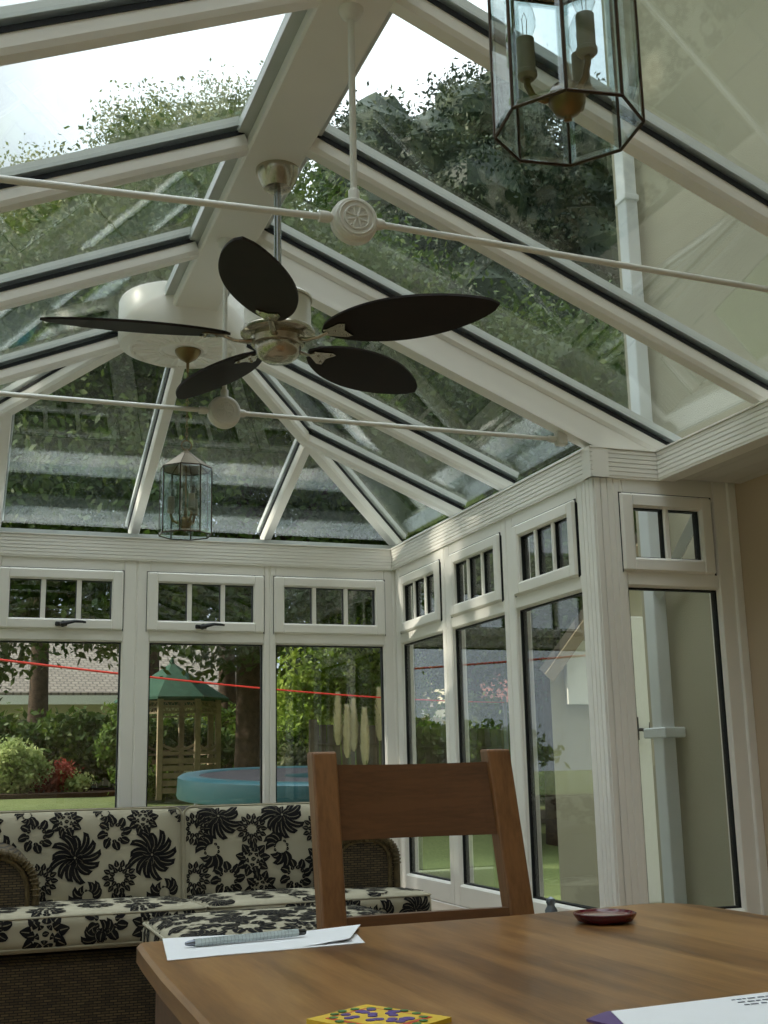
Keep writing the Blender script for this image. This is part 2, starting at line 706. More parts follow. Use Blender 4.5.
mb = MB().box((XLN - 0.1, YH, -0.1), (2.66, YR, 0.0))
mb.box((XL - 0.1, YR, -0.1), (XR + 0.1, YB + 0.1, 0.0))
struct(mb.build('floor', 'floor_tile'), 'beige tiled conservatory floor')

# dwarf walls
for nm, a, b, lb in (('wall_back', (XL - 0.1, YB, 0), (XR + 0.1, YB + 0.12, ZS - 0.03), 'dwarf wall under the garden end windows'),
                     ('wall_right', (XR, YR + 0.06, 0), (XR + 0.12, YB, ZS - 0.03), 'dwarf wall under the right side windows'),
                     ('wall_left', (XL - 0.12, YR, 0), (XL, YB, ZS - 0.03), 'dwarf wall under the left side windows')):
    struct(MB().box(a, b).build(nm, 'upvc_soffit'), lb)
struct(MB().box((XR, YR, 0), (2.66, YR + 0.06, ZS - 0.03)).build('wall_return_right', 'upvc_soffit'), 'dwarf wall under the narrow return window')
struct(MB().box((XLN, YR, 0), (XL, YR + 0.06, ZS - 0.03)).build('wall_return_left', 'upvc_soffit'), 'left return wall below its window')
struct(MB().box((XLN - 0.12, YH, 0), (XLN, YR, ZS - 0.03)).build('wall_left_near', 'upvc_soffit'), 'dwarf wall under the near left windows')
struct(MB().box((2.66, YH, 0), (2.70, YR + 0.03, 2.20)).build('wall_right_near', 'beige'), 'plain beige plastered wall right of the return window')
struct(MB().box((XLN - 0.3, YH - 0.3, -0.1), (2.7, YH, 7.2)).build('wall_front', 'beige'), 'beige house wall behind the table')
# exterior house wing, seen through the roof and the return window
mb = MB().box((2.70, -6.5, -0.1), (7.5, 4.28, 7.2))
struct(mb.build('wall_wing', 'cream_render'), 'cream rendered outside wall of the house above the gutter')
# downpipe on the wing
rt = thing('downpipe', 'white square downpipe on the cream house corner', 'downpipe', (2.64, 4.12, -0.1))
mb = MB().box((2.612, 4.055, -0.08), (2.672, 4.125, 7.0), bev=0.004)
mb.box((2.606, 4.048, 3.41), (2.678, 4.132, 3.44), bev=0.004)
mb.build('pipe', 'pipe_white', rt)
for z in (1.13, 3.9, 5.8):
    MB().box((2.604, 4.02, z), (2.697, 4.18, z + 0.04), bev=0.004).build('bracket', 'pipe_white', rt)


MB().tube([(2.642, 4.10, 1.66), (2.642, 3.95, 1.79), (2.642, 3.78, 1.94), (2.642, 3.70, 2.02)], 0.026, 4, smooth=False).build('branch_pipe', 'pipe_white', rt)

# ------------------------------------------------------------------ windows
WN = [0]


def win_mat(ox, oy, rot):
    """local x runs along the wall, local +y points outside"""
    return Matrix.Translation((ox, oy, 0)) @ Matrix.Rotation(rot, 4, 'Z')


def window(M_, w, gl0, gl1, s0, s1, panes=3, handle=False, label='', zs=ZS, fd=0.07):
    """w: unit width, gl0/gl1: big glass edges, s0/s1: small glass edges"""
    WN[0] += 1
    nm = 'window_%d' % WN[0]
    root = sroot(nm, label, M_.translation)
    root.rotation_euler = M_.to_euler()
    yo = -0.008                             # frame stands a little into the room
    mb = MB(); mb.M = M_
    b = 0.006
    mb.box((0, yo, zs), (gl0, yo + fd, ZC + 0.03), bev=b)
    mb.box((gl1, yo, zs), (w, yo + fd, ZC + 0.03), bev=b)
    mb.box((gl0 - 0.004, yo + 0.001, zs), (gl1 + 0.004, yo + fd - 0.001, ZG0), bev=b)
    mb.box((gl0 - 0.004, yo + 0.001, ZG1), (gl1 + 0.004, yo + fd - 0.001, ZG1 + 0.055), bev=b)
    mb.box((gl0 - 0.004, yo + 0.001, 1.955), (gl1 + 0.004, yo + fd - 0.001, ZC + 0.03), bev=b)
    # glazing bead, sloped towards the glass
    for (x0, z0, x1, z1) in ((gl0, ZG0, gl1, ZG1),):
        d = 0.004
        y0, y1 = yo + 0.004, yo + 0.020
        I = [(x0, z0), (x1, z0), (x1, z1), (x0, z1)]
        A = [(x, y0, z) for x, z in [(x0 - 0.003, z0 - 0.003), (x1 + 0.003, z0 - 0.003), (x1 + 0.003, z1 + 0.003), (x0 - 0.003, z1 + 0.003)]]
        B = [(x0 + d, y1, z0 + d), (x1 - d, y1, z0 + d), (x1 - d, y1, z1 - d), (x0 + d, y1, z1 - d)]
        mb.add(A + B, [(0, 1, 5, 4), (1, 2, 6, 5), (2, 3, 7, 6), (3, 0, 4, 7)])
    fr = mb.build('window_frame', 'upvc', root)
    d = 0.003
    mb = MB(); mb.M = M_
    g = 0.0055
    x0, x1, z0, z1 = gl0 + d, gl1 - d, ZG0 + d, ZG1 - d
    y0, y1 = yo + 0.018, yo + 0.045
    mb.box((x0, y0, z0), (x0 + g, y1, z1)); mb.box((x1 - g, y0, z0), (x1, y1, z1))
    mb.box((x0, y0, z0), (x1, y1, z0 + g)); mb.box((x0, y0, z1 - g), (x1, y1, z1))
    mb.build('seal', 'gasket', root)
    mb = MB(); mb.M = M_
    mb.box((gl0 + 0.002, yo + 0.024, ZG0 + 0.002), (gl1 - 0.002, yo + 0.028, ZG1 - 0.002))
    mb.build('glass_pane', 'glass_window', root)
    # opening sash above the transom
    so0, so1, sz0, sz1 = s0 - 0.052, s1 + 0.052, 1.688, 1.969
    zi0, zi1 = 1.739, 1.919
    ys = yo - 0.014
    mb = MB(); mb.M = M_
    mb.box((so0, ys, sz0), (s0, ys + 0.06, sz1), bev=0.008)
    mb.box((s1, ys, sz0), (so1, ys + 0.06, sz1), bev=0.008)
    mb.box((s0 - 0.01, ys + 0.001, sz0), (s1 + 0.01, ys + 0.059, zi0), bev=0.008)
    mb.box((s0 - 0.01, ys + 0.001, zi1), (s1 + 0.01, ys + 0.059, sz1), bev=0.008)
    sash = mb.build('sash', 'upvc', root)
    mb = MB(); mb.M = M_
    mb.box((so0 - 0.005, yo - 0.002, sz0 - 0.005), (so1 + 0.005, yo + 0.03, sz1 + 0.005))
    # only a thin dark seal around the sash
    mb = MB(); mb.M = M_
    e = 0.0026
    mb.box((so0 - e, yo - 0.003, sz0 - e), (so0, yo + 0.02, sz1 + e)); mb.box((so1, yo - 0.003, sz0 - e), (so1 + e, yo + 0.02, sz1 + e))
    mb.box((so0, yo - 0.003, sz1), (so1, yo + 0.02, sz1 + e))
    gs = 0.0035
    y0, y1 = ys + 0.018, ys + 0.05
    mb.box((s0 + .001, y0, zi0 + .001), (s0 + gs, y1, zi1)); mb.box((s1 - gs, y0, zi0), (s1 - .001, y1, zi1))
    mb.box((s0, y0, zi0), (s1, y1, zi0 + gs)); mb.box((s0, y0, zi1 - gs), (s1, y1, zi1 - .001))
    wv = (s1 - s0 - 0.022 * (panes - 1)) / panes
    mt = MB(); mt.M = M_
    for k in range(1, panes):
        xm = s0 + k * wv + (k - 1) * 0.022
        mt.box((xm, ys + 0.012, zi0 - 0.004), (xm + 0.022, ys + 0.05, zi1 + 0.004), bev=0.004)
        mb.box((xm - 0.002, y0 + .002, zi0), (xm + 0.024, y1 - .003, zi1))
    mb.build('seal', 'gasket', sash)
    mt.build('muntin_bars', 'upvc', sash)
    mb = MB(); mb.M = M_
    mb.box((s0 + 0.002, ys + 0.026, zi0 + 0.002), (s1 - 0.002, ys + 0.03, zi1 - 0.002))
    mb.build('glass_pane', 'glass_window', sash)
    if handle:
        mb = MB(); mb.M = M_
        xm = (s0 + s1) / 2 - 0.02 + (0.03 if handle == 2 else 0)
        mb.box((xm - 0.035, ys - 0.012, 1.702), (xm + 0.02, ys, 1.722), bev=0.004)
        mb.lathe([(0.0, -0.03), (0.012, -0.03), (0.014, -0.012), (0.014, 0)], (xm, ys, 1.712), 'Y', 12)
        mb.tube([(xm - 0.01, ys - 0.028, 1.708), (xm + 0.02, ys - 0.034, 1.716), (xm + 0.05, ys - 0.034, 1.722), (xm + 0.085, ys - 0.03, 1.721), (xm + 0.10, ys - 0.026, 1.719)],
                [0.010, 0.009, 0.007, 0.006, 0.005], 8)
        mb.build('window_handle', 'black_handle', sash)
    return root


# garden end wall, left to right
window(win_mat(XL, YB, 0), 0.647, 0.06, 0.62, 0.10, 0.565, label='end wall window outermost on the left')
window(win_mat(XL + 0.647, YB, 0), 0.646, 0.033, 0.583, 0.073, 0.53, handle=2, label='leftmost garden window with a black handle, brown tiled roof seen behind it')
window(win_mat(XC, YB, 0), 0.643, 0.063, 0.613, 0.099, 0.56, handle=1, label='middle garden window with a black handle, summerhouse seen behind it')
window(win_mat(XC + 0.643, YB, 0), 0.65, 0.030, 0.59, 0.071, 0.543, label='garden window with no handle beside the room corner, plumes seen behind it')
# right side, far to near
RW = math.pi / 2 * -1
for i, (ya, yb, lb) in enumerate(((5.56, 4.915, 'far right side window next to the room corner'),
                                  (4.915, 4.265, 'middle right side window between two others'),
                                  (4.265, 3.63, 'near right side window beside the fluted corner post'))):
    window(win_mat(XR, ya, RW), ya - yb, 0.06, ya - yb - 0.045, 0.125, ya - yb - 0.105, label=lb)
# return window
window(win_mat(2.17, YR, 0), 0.49, 0.022, 0.394, 0.055, 0.329, panes=2, label='narrow two-light return window facing the table beside the beige wall')
# left side
for ya, yb, lb in ((3.63, 4.265, 'near left side window of the far bay'), (4.265, 4.915, 'middle left side window of the far bay'), (4.915, 5.56, 'far left side window of the far bay')):
    window(win_mat(XL, ya, math.pi / 2), yb - ya, 0.045, yb - ya - 0.06, 0.105, yb - ya - 0.125, label=lb)
for i in range(6):
    window(win_mat(XLN, -1.45 + i * 0.83, math.pi / 2), 0.83, 0.05, 0.78, 0.10, 0.73,
           label='near left side window %s' % ['beside the house wall', 'second from the house wall', 'third from the house wall', 'fourth from the house wall', 'fifth from the house wall', 'beside the left return'][i])

# fluted corner posts


def fluted_post(name, pts_dir, label):
    """pts_dir: list of (origin, direction, normal, width, flutes)"""
    mb = MB()
    for (o, d, n_, w, k) in pts_dir:
        o, d, n_ = Vector(o), Vector(d), Vector(n_)
        poly = []
        st = w / k
        for i in range(k):
            a = i * st
            for (t_, h) in ((0.03, 0), (0.12, 0.0045), (0.88, 0.0045), (0.97, 0)):
                poly.append(o + d * (a + t_ * st) + n_ * h)
        poly = [o - n_ * 0.03] + [o] + poly + [o + d * w, o + d * w - n_ * 0.03]
        mb.prism([(p.x, p.y, 0.42) for p in poly], (0, 0, ZC + 0.02 - 0.42))
    return struct(mb.build(name, 'upvc'), label)


fluted_post('trim_1', [((XR - 0.006, YR - 0.004, 0), (0, 1, 0), (-1, 0, 0), 0.105, 4), ((XR - 0.006, YR - 0.004, 0), (1, 0, 0), (0, -1, 0), 0.10, 4)],
            'fluted white corner post between side and return windows')
fluted_post('trim_2', [((XL + 0.006, YR - 0.004, 0), (0, 1, 0), (1, 0, 0), 0.105, 4), ((XL - 0.094, YR - 0.004, 0), (1, 0, 0), (0, -1, 0), 0.10, 4)],
            'fluted white corner post on the left side')
mb = MB().box((2.625, YR - 0.018, 0.42), (2.662, YR + 0.05, ZC + 0.02), bev=0.004)
struct(mb.build('trim_3', 'upvc'), 'white edge strip where the return window meets the beige wall')
struct(MB().box((XR - 0.015, YB - 0.015, 0.42), (XR + 0.06, YB + 0.06, ZC + 0.02), bev=0.008).build('trim_4', 'upvc'), 'white post in the far right corner')
struct(MB().box((XL - 0.06, YB - 0.015, 0.42), (XL + 0.015, YB + 0.06, ZC + 0.02), bev=0.008).build('trim_5', 'upvc'), 'white post in the far left corner')
mb = MB().box((XLN, YR - 0.01, 0.42), (XL - 0.094, YR + 0.04, ZC + 0.02))
struct(mb.build('wall_return_left_upper', 'upvc'), 'white panel filling the left return')


# cornice with horizontal reeding
def cornice(name, a, b, n_, label, depth=0.05, ext=0.0):
    """runs a->b, n_ is the inward normal"""
    a, b, n_ = Vector(a), Vector(b), Vector(n_)
    prof = [(0, ZC - 0.004), (0.016, ZC - 0.004), (0.016, ZC + 0.004)]
    k = 6
    hh = (ZT - ZC - 0.010) / k
    for i in range(k):
        z = ZC + 0.005 + i * hh
        prof += [(0.018, z), (0.018, z + hh * 0.78), (0.0135, z + hh * 0.88), (0.0135, z + hh * 0.98)]
    prof += [(0.022, ZT - 0.006), (0.022, ZT), (-depth, ZT), (-depth, ZC - 0.004)]
    poly = [a + n_ * (x + 0.0) + Vector((0, 0, z)) for x, z in prof]
    mb = MB().prism(poly, b - a)
    return struct(mb.build(name, 'upvc'), label)


cornice('trim_6', (XL, YB, 0), (XR, YB, 0), (0, -1, 0), 'reeded white cornice over the garden end windows')
cornice('trim_7', (XR, YB, 0), (XR, YR - 0.02, 0), (-1, 0, 0), 'reeded white cornice over the right side windows')
cornice('trim_8', (XR - 0.022, YR, 0), (XRN, YR, 0), (0, -1, 0), 'short reeded cornice above the return window', 0.04)
cornice('trim_9', (XRN, YR - 0.02, 0), (XRN, YH, 0), (-1, 0, 0), 'reeded white beam over the table beside the beige wall')
cornice('trim_10', (XL, YB, 0), (XL, YR - 0.02, 0), (1, 0, 0), 'reeded white cornice over the far left side windows')
cornice('trim_11', (XLN, YR - 0.0, 0), (XLN, YH, 0), (1, 0, 0), 'reeded white cornice over the near left side windows')
cornice('trim_12', (XLN, YR, 0), (XL + 0.022, YR, 0), (0, -1, 0), 'short reeded cornice on the left return', 0.06)
# soffit under the box gutter
mb = MB()
for i in range(4):
    x0 = XRN + 0.01 + i * 0.085
    mb.box((x0, YH, ZC - 0.002), (min(x0 + 0.083, 2.66), YR - 0.05, ZC + 0.02))
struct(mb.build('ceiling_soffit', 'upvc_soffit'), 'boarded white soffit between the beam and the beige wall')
# eaves beams outside, closing the gap up to the glass
mb = MB().box((XRN + 0.05, YH, ZT - 0.02), (2.69, YR + 0.1, ZT + 0.015))
struct(mb.build('trim_13', 'cap_out'), 'box gutter between the beam and the house wall')
mb = MB().box((XL - 0.15, YB + 0.26, 2.06), (XR + 0.15, YB + 0.36, 2.205)).box((XL - 0.15, YB + 0.05, ZC + 0.02), (XR + 0.15, YB + 0.11, ZT - 0.003)).box((XL - 0.15, YB + 0.11, ZC + 0.02), (XR + 0.15, YB + 0.26, ZT - 0.03), 1)
struct(mb.build('trim_14', ['cap_out', 'gutter_dark']), 'eaves beam and gutter behind the garden end cornice')
mb = MB().box((XR + 0.09, YR + 0.12, 2.06), (XR + 0.16, YB + 0.26, 2.195)).box((XR + 0.05, YR + 0.06, ZC + 0.02), (XR + 0.09, YB + 0.05, ZT - 0.003))
struct(mb.build('trim_15', 'cap_out'), 'eaves beam and gutter behind the right side cornice')
mb = MB().box((XL - 0.09, YR + 0.12, 2.06), (XL - 0.16, YB + 0.26, 2.195)).box((XL - 0.05, YR + 0.06, ZC + 0.02), (XL - 0.09, YB + 0.05, ZT - 0.003))
struct(mb.build('trim_16', 'cap_out'), 'eaves beam and gutter behind the left side cornice')

# sills
mb = MB().box((XR - 0.24, YR - 0.02, 0.43), (XR - 0.0, YB, 0.452), bev=0.006)
struct(mb.build('trim_17', 'sill_board'), 'tan window board under the right side windows')
mb = MB().box((XL, YB - 0.10, 0.43), (XR - 0.24, YB, 0.452), bev=0.006)
struct(mb.build('trim_18', 'sill_board'), 'tan window board behind the sofa')

# ------------------------------------------------------------------ glass roof
roof = sroot('ceiling', 'pitched glass conservatory roof with white bars')


def bar(p0, p1, w=0.05, dep=0.055, name='glazing_bar', deep=None):
    """bar under the glass from p0 (high) to p1 (low), both on the glass plane"""
    p0, p1 = Vector(p0), Vector(p1)
    d = (p1 - p0).normalized()
    side = d.cross(Vector((0, 0, 1))).normalized()
    up = side.cross(d).normalized()
    mb = MB()

    def bx(a, b, u0, u1, m=0, q0=p0, q1=p1):
        mb.hexa([q0 + side * a + up * u0, q0 + side * b + up * u0, q1 + side * b + up * u0, q1 + side * a + up * u0,
                 q0 + side * a + up * u1, q0 + side * b + up * u1, q1 + side * b + up * u1, q1 + side * a + up * u1], m)
    h = w / 2
    if deep:
        bx(-h + .008, h - .008, -dep - deep, -dep + .001)
        bx(-h - 0.004, h + 0.004, -dep - deep - 0.012, -dep - deep)
    # tapered lower box
    mb.hexa([p0 + side * (-h + .006) - up * dep, p0 + side * (h - .006) - up * dep, p1 + side * (h - .006) - up * dep, p1 + side * (-h + .006) - up * dep,
             p0 - side * h - up * (dep - .014), p0 + side * h - up * (dep - .014), p1 + side * h - up * (dep - .014), p1 - side * h - up * (dep - .014)], 0)
    bx(-h, h, -dep + .014, -0.010)
    bx(-h - .003, h + .003, -0.0105, 0.003, 1)
    bx(-h - .012, h + .012, 0.014, 0.04, 2)
    return mb.build(name, ['upvc', 'gasket', 'cap_out'], roof)


YE, ME = 5.93, 0.383                           # outer edge of the end slope and its pitch
BR = [5.08, 4.52, 3.59, 2.97, 2.27, 1.60, 0.93, 0.26, -0.41, -1.08]
BL = [5.08, 4.56, 3.75, 3.02, 2.31, 1.60, 0.93, 0.26, -0.41, -1.08]
HK = (YE - BY) / 1.33                          # run of the hips: y gained per metre of width
for sgn, BS in ((1, BR), (-1, BL)):
    for y in BS:
        d0 = 0.10 if y < BY else 0.12 + (y - BY) / HK
        d1 = 1.455 if y > 3.7 else (1.60 if y < 3.5 else 1.66)
        if sgn < 0 and y < 3.5:
            d1 = 1.56
        bar((XC + sgn * d0, y, zr(d0)), (XC + sgn * d1, y, zr(d1)), deep=0.085 if (3.5 < y < 3.8 and sgn > 0) else None)


def ze_(y):
    return RIDGE_Z - ME * (y - BY)


EX = [-0.64, 0.02, 0.70]
for dx in EX:
    d = abs(dx)
    y0 = BY + ((d - 0.12) * HK if d > 0.2 else 0.14)
    bar((XC + dx, y0, ze_(y0)), (XC + dx, YE, ze_(YE)))
for sgn in (1, -1):
    bar((XC + sgn * 0.12, BY, RIDGE_Z), (XC + sgn * 1.45, YE, ze_(YE)), w=0.056, name='hip_bar')
for sgn, BS in ((1, BR), (-1, BL)):
    ys = [YE + 0.0] + BS + [YH]
    for i in range(len(ys) - 1):
        ya, yb = ys[i], ys[i + 1]
        dl = 1.46 if yb > 3.5 else 1.60
        dh = lambda y: 0.12 + max(0.0, (y - BY) / HK)
        if i == 0:
            P = [(dh(yb), yb), (dl, yb), (1.45, YE)]
        elif ya > BY > yb:
            P = [(dh(ya), ya), (0.12, BY), (0.10, yb), (dl, yb), (dl, ya)]
        else:
            P = [(dh(ya), ya), (dh(yb), yb), (dl, yb), (dl, ya)]
        pts = [Vector((XC + sgn * d, y, zr(d) + 0.004)) for d, y in P]
        MB().prism(pts, (0, 0, 0.006)).build('roof_pane', 'glass_roof', roof)
xs = [-1.45] + EX + [1.45]
for i in range(4):
    a, b = xs[i], xs[i + 1]
    yt = lambda d: BY + max(0.0, abs(d) - 0.12) * HK
    P = [(a, YE), (a, yt(a)), (b, yt(b)), (b, YE)]
    if i == 0:
        P = P[:1] + P[2:]
    if i == 3:
        P = P[:2] + P[3:]
    pts = [Vector((XC + d, y, ze_(y) + 0.004)) for d, y in P]
    MB().prism(pts, (0, 0, 0.006)).build('roof_pane', 'glass_roof', roof)
# ridge beam
mb = MB().box((XC - 0.085, YH, 2.755), (XC + 0.085, BY, 2.80), bev=0.006)
mb.box((XC - 0.075, YH, 2.79), (XC + 0.075, BY, 2.86))
mb.build('ridge_beam', 'upvc', roof)
mb = MB()
mb.prism([(XC - 0.115, YH, 2.80), (XC - 0.115, YH, 2.835), (XC - 0.05, YH, 2.90), (XC + 0.05, YH, 2.90), (XC + 0.115, YH, 2.835), (XC + 0.115, YH, 2.80)], (0, BY + 0.02 - YH, 0))
mb.build('ridge_cap', 'cap_out', roof)

# round boss at the ridge end
boss = thing('ceiling_rose', 'large round white boss with radial petals at the ridge end', 'ceiling rose', (XC - 0.005, 4.45, 2.66))
cx, cy, zb = XC - 0.005, 4.45, 2.672
MB().lathe([(0.0, zb), (0.215, zb), (0.243, zb + 0.010), (0.252, zb + 0.028), (0.252, zb + 0.175), (0.246, zb + 0.19), (0.0, zb + 0.19)], (cx, cy, 0), n=64).build('drum', 'upvc', boss)
mb = MB()
mb.tube([(cx + 0.205 * math.cos(a), cy + 0.205 * math.sin(a), zb - 0.001) for a in np.linspace(0, 2 * math.pi, 49)[:-1]], 0.006, 8, closed=True)
mb.tube([(cx + 0.085 * math.cos(a), cy + 0.085 * math.sin(a), zb - 0.001) for a in np.linspace(0, 2 * math.pi, 33)[:-1]], 0.006, 8, closed=True)
for k in range(16):
    a = 2 * math.pi * (k + .5) / 16
    u = Vector((math.cos(a), math.sin(a), 0)); v_ = Vector((-math.sin(a), math.cos(a), 0))
    c0 = Vector((cx, cy, zb))
    prof = [(0.10, 0.010), (0.15, 0.020), (0.185, 0.026), (0.195, 0.018)]
    poly = [c0 + u * r_ - v_ * w_ for r_, w_ in prof] + [c0 + u * r_ + v_ * w_ for r_, w_ in reversed(prof)]
    mb.tube(poly, 0.0055, 6, closed=True)
mb.build('petal_moulding', 'upvc', boss)


# tie rods
def tie(y, z, xr_end, zr_end, label, rx):
    rt = thing('tie_rod', label, 'tie rod', (XC, y, z), 'tie rods across the roof')
    for sgn in (-1, 1):
        xe = xr_end if sgn > 0 else 2 * XC - xr_end
        mb = MB().tube([(rx + sgn * 0.05, y, z), (xe, y, zr_end)], 0.0078, 10)
        mb.lathe([(0.0, -0.02), (0.013, -0.02), (0.013, 0.0), (0.010, 0.008), (0, 0.009)], (rx + sgn * 0.062, y, z), 'X', 12)
        mb.build('rod', 'rod_white', rt)
        mb = MB().box((xe - 0.02, y - 0.018, zr_end - 0.022), (xe + 0.02, y + 0.018, 2.285 if (y < 3 or sgn < 0) else zr_end + 0.05), bev=0.005)
        if sgn < 0 and y > 3:
            mb.box((xe - 0.02, y - 0.018, 2.25), (xe + 0.02, y + 0.17, 2.285), bev=0.005)
        mb.tube([(xe - sgn * 0.025, y, zr_end - 0.002), (xe - sgn * 0.05, y, zr_end)], 0.012, 10)
        mb.build('end_bracket', 'rod_white', rt)
    mb = MB().tube([(rx, y, z + 0.05), (rx, y, 2.742)], 0.0078, 10)
    mb.lathe([(0.013, 0.0), (0.013, 0.025), (0.009, 0.03)], (rx, y, z + 0.047), 'Z', 12)
    mb.lathe([(0.009, -0.03), (0.022, -0.02), (0.03, -0.006), (0.03, 0.0)], (rx, y, 2.756), 'Z', 20)
    mb.build('hanger', 'rod_white', rt)
    mb = MB().lathe([(0.0, -0.019), (0.046, -0.019), (0.050, -0.014), (0.050, -0.006), (0.054, -0.004), (0.054, 0.012), (0.048, 0.018), (0.0, 0.018)], (rx, y, z), 'Y', 40)
    ros = mb.build('rosette', 'rod_white', rt)
    mb = MB()
    yf = y - 0.020
    for rr in (0.040, 0.028):
        mb.tube([(rx + rr * math.cos(a), yf, z + rr * math.sin(a)) for a in np.linspace(0, 2 * math.pi, 33)[:-1]], 0.0026, 6, closed=True)
    for k in range(4):
        a = math.pi / 4 + k * math.pi / 2
        u = Vector((math.cos(a), 0, math.sin(a))); w_ = Vector((-math.sin(a), 0, math.cos(a)))
        c0 = Vector((rx, yf, z))
        for q in (-1, 1):
            mb.tube([c0 + u * 0.004, c0 + u * 0.014 + w_ * 0.006 * q, c0 + u * 0.022 + w_ * 0.011 * q, c0 + u * 0.027 + w_ * 0.004 * q, c0 + u * 0.021 + w_ * 0.004 * q], 0.0026, 6)
    mb.lathe([(0, -0.004), (0.004, -0.003), (0.005, 0.0)], (rx, yf, z), 'Y', 12)
    mb.build('ornament', 'rod_white', ros)
    return rt


tie(2.31, 2.225, 2.02, 2.195, 'nearer white tie rod with a round rosette, passing above the fan', XC - 0.005)
tie(3.60, 2.163, 1.985, 2.163, 'farther white tie rod with a round rosette, passing below the fan', XC - 0.018)

# ------------------------------------------------------------------ ceiling fan
FX, FY, FZ = 0.815, 3.09, 2.232
fan = thing('ceiling_fan', 'five-blade dark ceiling fan on a steel rod under the ridge', 'ceiling fan', (FX, FY, 2.755))
fx = FX
MB().lathe([(0.022, 2.690), (0.040, 2.695), (0.052, 2.715), (0.060, 2.735), (0.064, 2.748), (0.064, 2.756)], (fx, FY, 0)).build('canopy', 'nickel', fan)
MB().lathe([(0.0105, 2.36), (0.0105, 2.70)], (fx, FY, 0), n=16).build('down_rod', 'steel_rod', fan)
MB().lathe([(0.014, 2.385), (0.03, 2.374), (0.085, 2.364), (0.099, 2.352), (0.099, 2.345)], (fx, FY, 0)).lathe(
    [(0.095, 2.345), (0.095, 2.268), (0.10, 2.262), (0.10, 2.256)], (fx, FY, 0), mat=0).build('motor_drum', 'fan_drum', fan)
MB().lathe([(0.102, 2.2565), (0.106, 2.252), (0.106, 2.244), (0.098, 2.240), (0.070, 2.236), (0.066, 2.225)], (fx, FY, 0)).build('trim_ring', 'nickel', fan)
MB().lathe([(0.074, 2.239), (0.080, 2.228), (0.075, 2.212), (0.066, 2.208)], (fx, FY, 0)).lathe(
    [(0.066, 2.210), (0.066, 2.203), (0.059, 2.180), (0.038, 2.165), (0.0, 2.160)], (fx, FY, 0)).build('switch_cup', 'nickel', fan)
for k in range(5):
    a = R(-112 + 72 * k)
    Mx = Matrix.Translation((FX, FY, FZ)) @ Matrix.Rotation(a, 4, 'Z')
    Mb = Mx @ Matrix.Rotation(R(-13), 4, 'X')
    mb = MB(); mb.M = Mb
    n = 28
    top, bot = [], []
    L0, L1, HW = 0.135, 0.650, 0.099
    for side_ in (1, -1):
        for i in range(n + 1):
            s_ = i / n if side_ > 0 else 1 - i / n
            x = L0 + (L1 - L0) * s_
            w_ = HW * (max(0, math.sin(math.pi * s_ ** 0.92)) ** 0.62)
            if (side_ < 0 and i in (0, n)):
                continue
            top.append((x, side_ * w_, 0))
    mb.prism(top, (0, 0, 0.007))
    bl = mb.build('fan_blade', 'blade', fan)
    mb = MB(); mb.M = Mx
    mb.tube([(0.062, 0, -0.008), (0.09, 0, -0.016), (0.125, 0, -0.014), (0.155, 0, -0.004)], [0.012, 0.010, 0.008, 0.007], 10, flat=0.6)
    mb.M = Mb
    mb.prism([(0.145, -0.012, -0.001), (0.145, 0.012, -0.001), (0.20, 0.034, -0.001), (0.218, 0.030, -0.001), (0.205, 0, -0.001), (0.218, -0.030, -0.001), (0.20, -0.034, -0.001)], (0, 0, -0.005))
    for (qx, qy) in ((0.175, 0.0), (0.205, 0.022), (0.205, -0.022)):
        mb.lathe([(0, -0.004), (0.004, -0.003), (0.005, 0)], (qx, qy, -0.006), 'Z', 8)
    mb.build('blade_iron', 'nickel', bl)


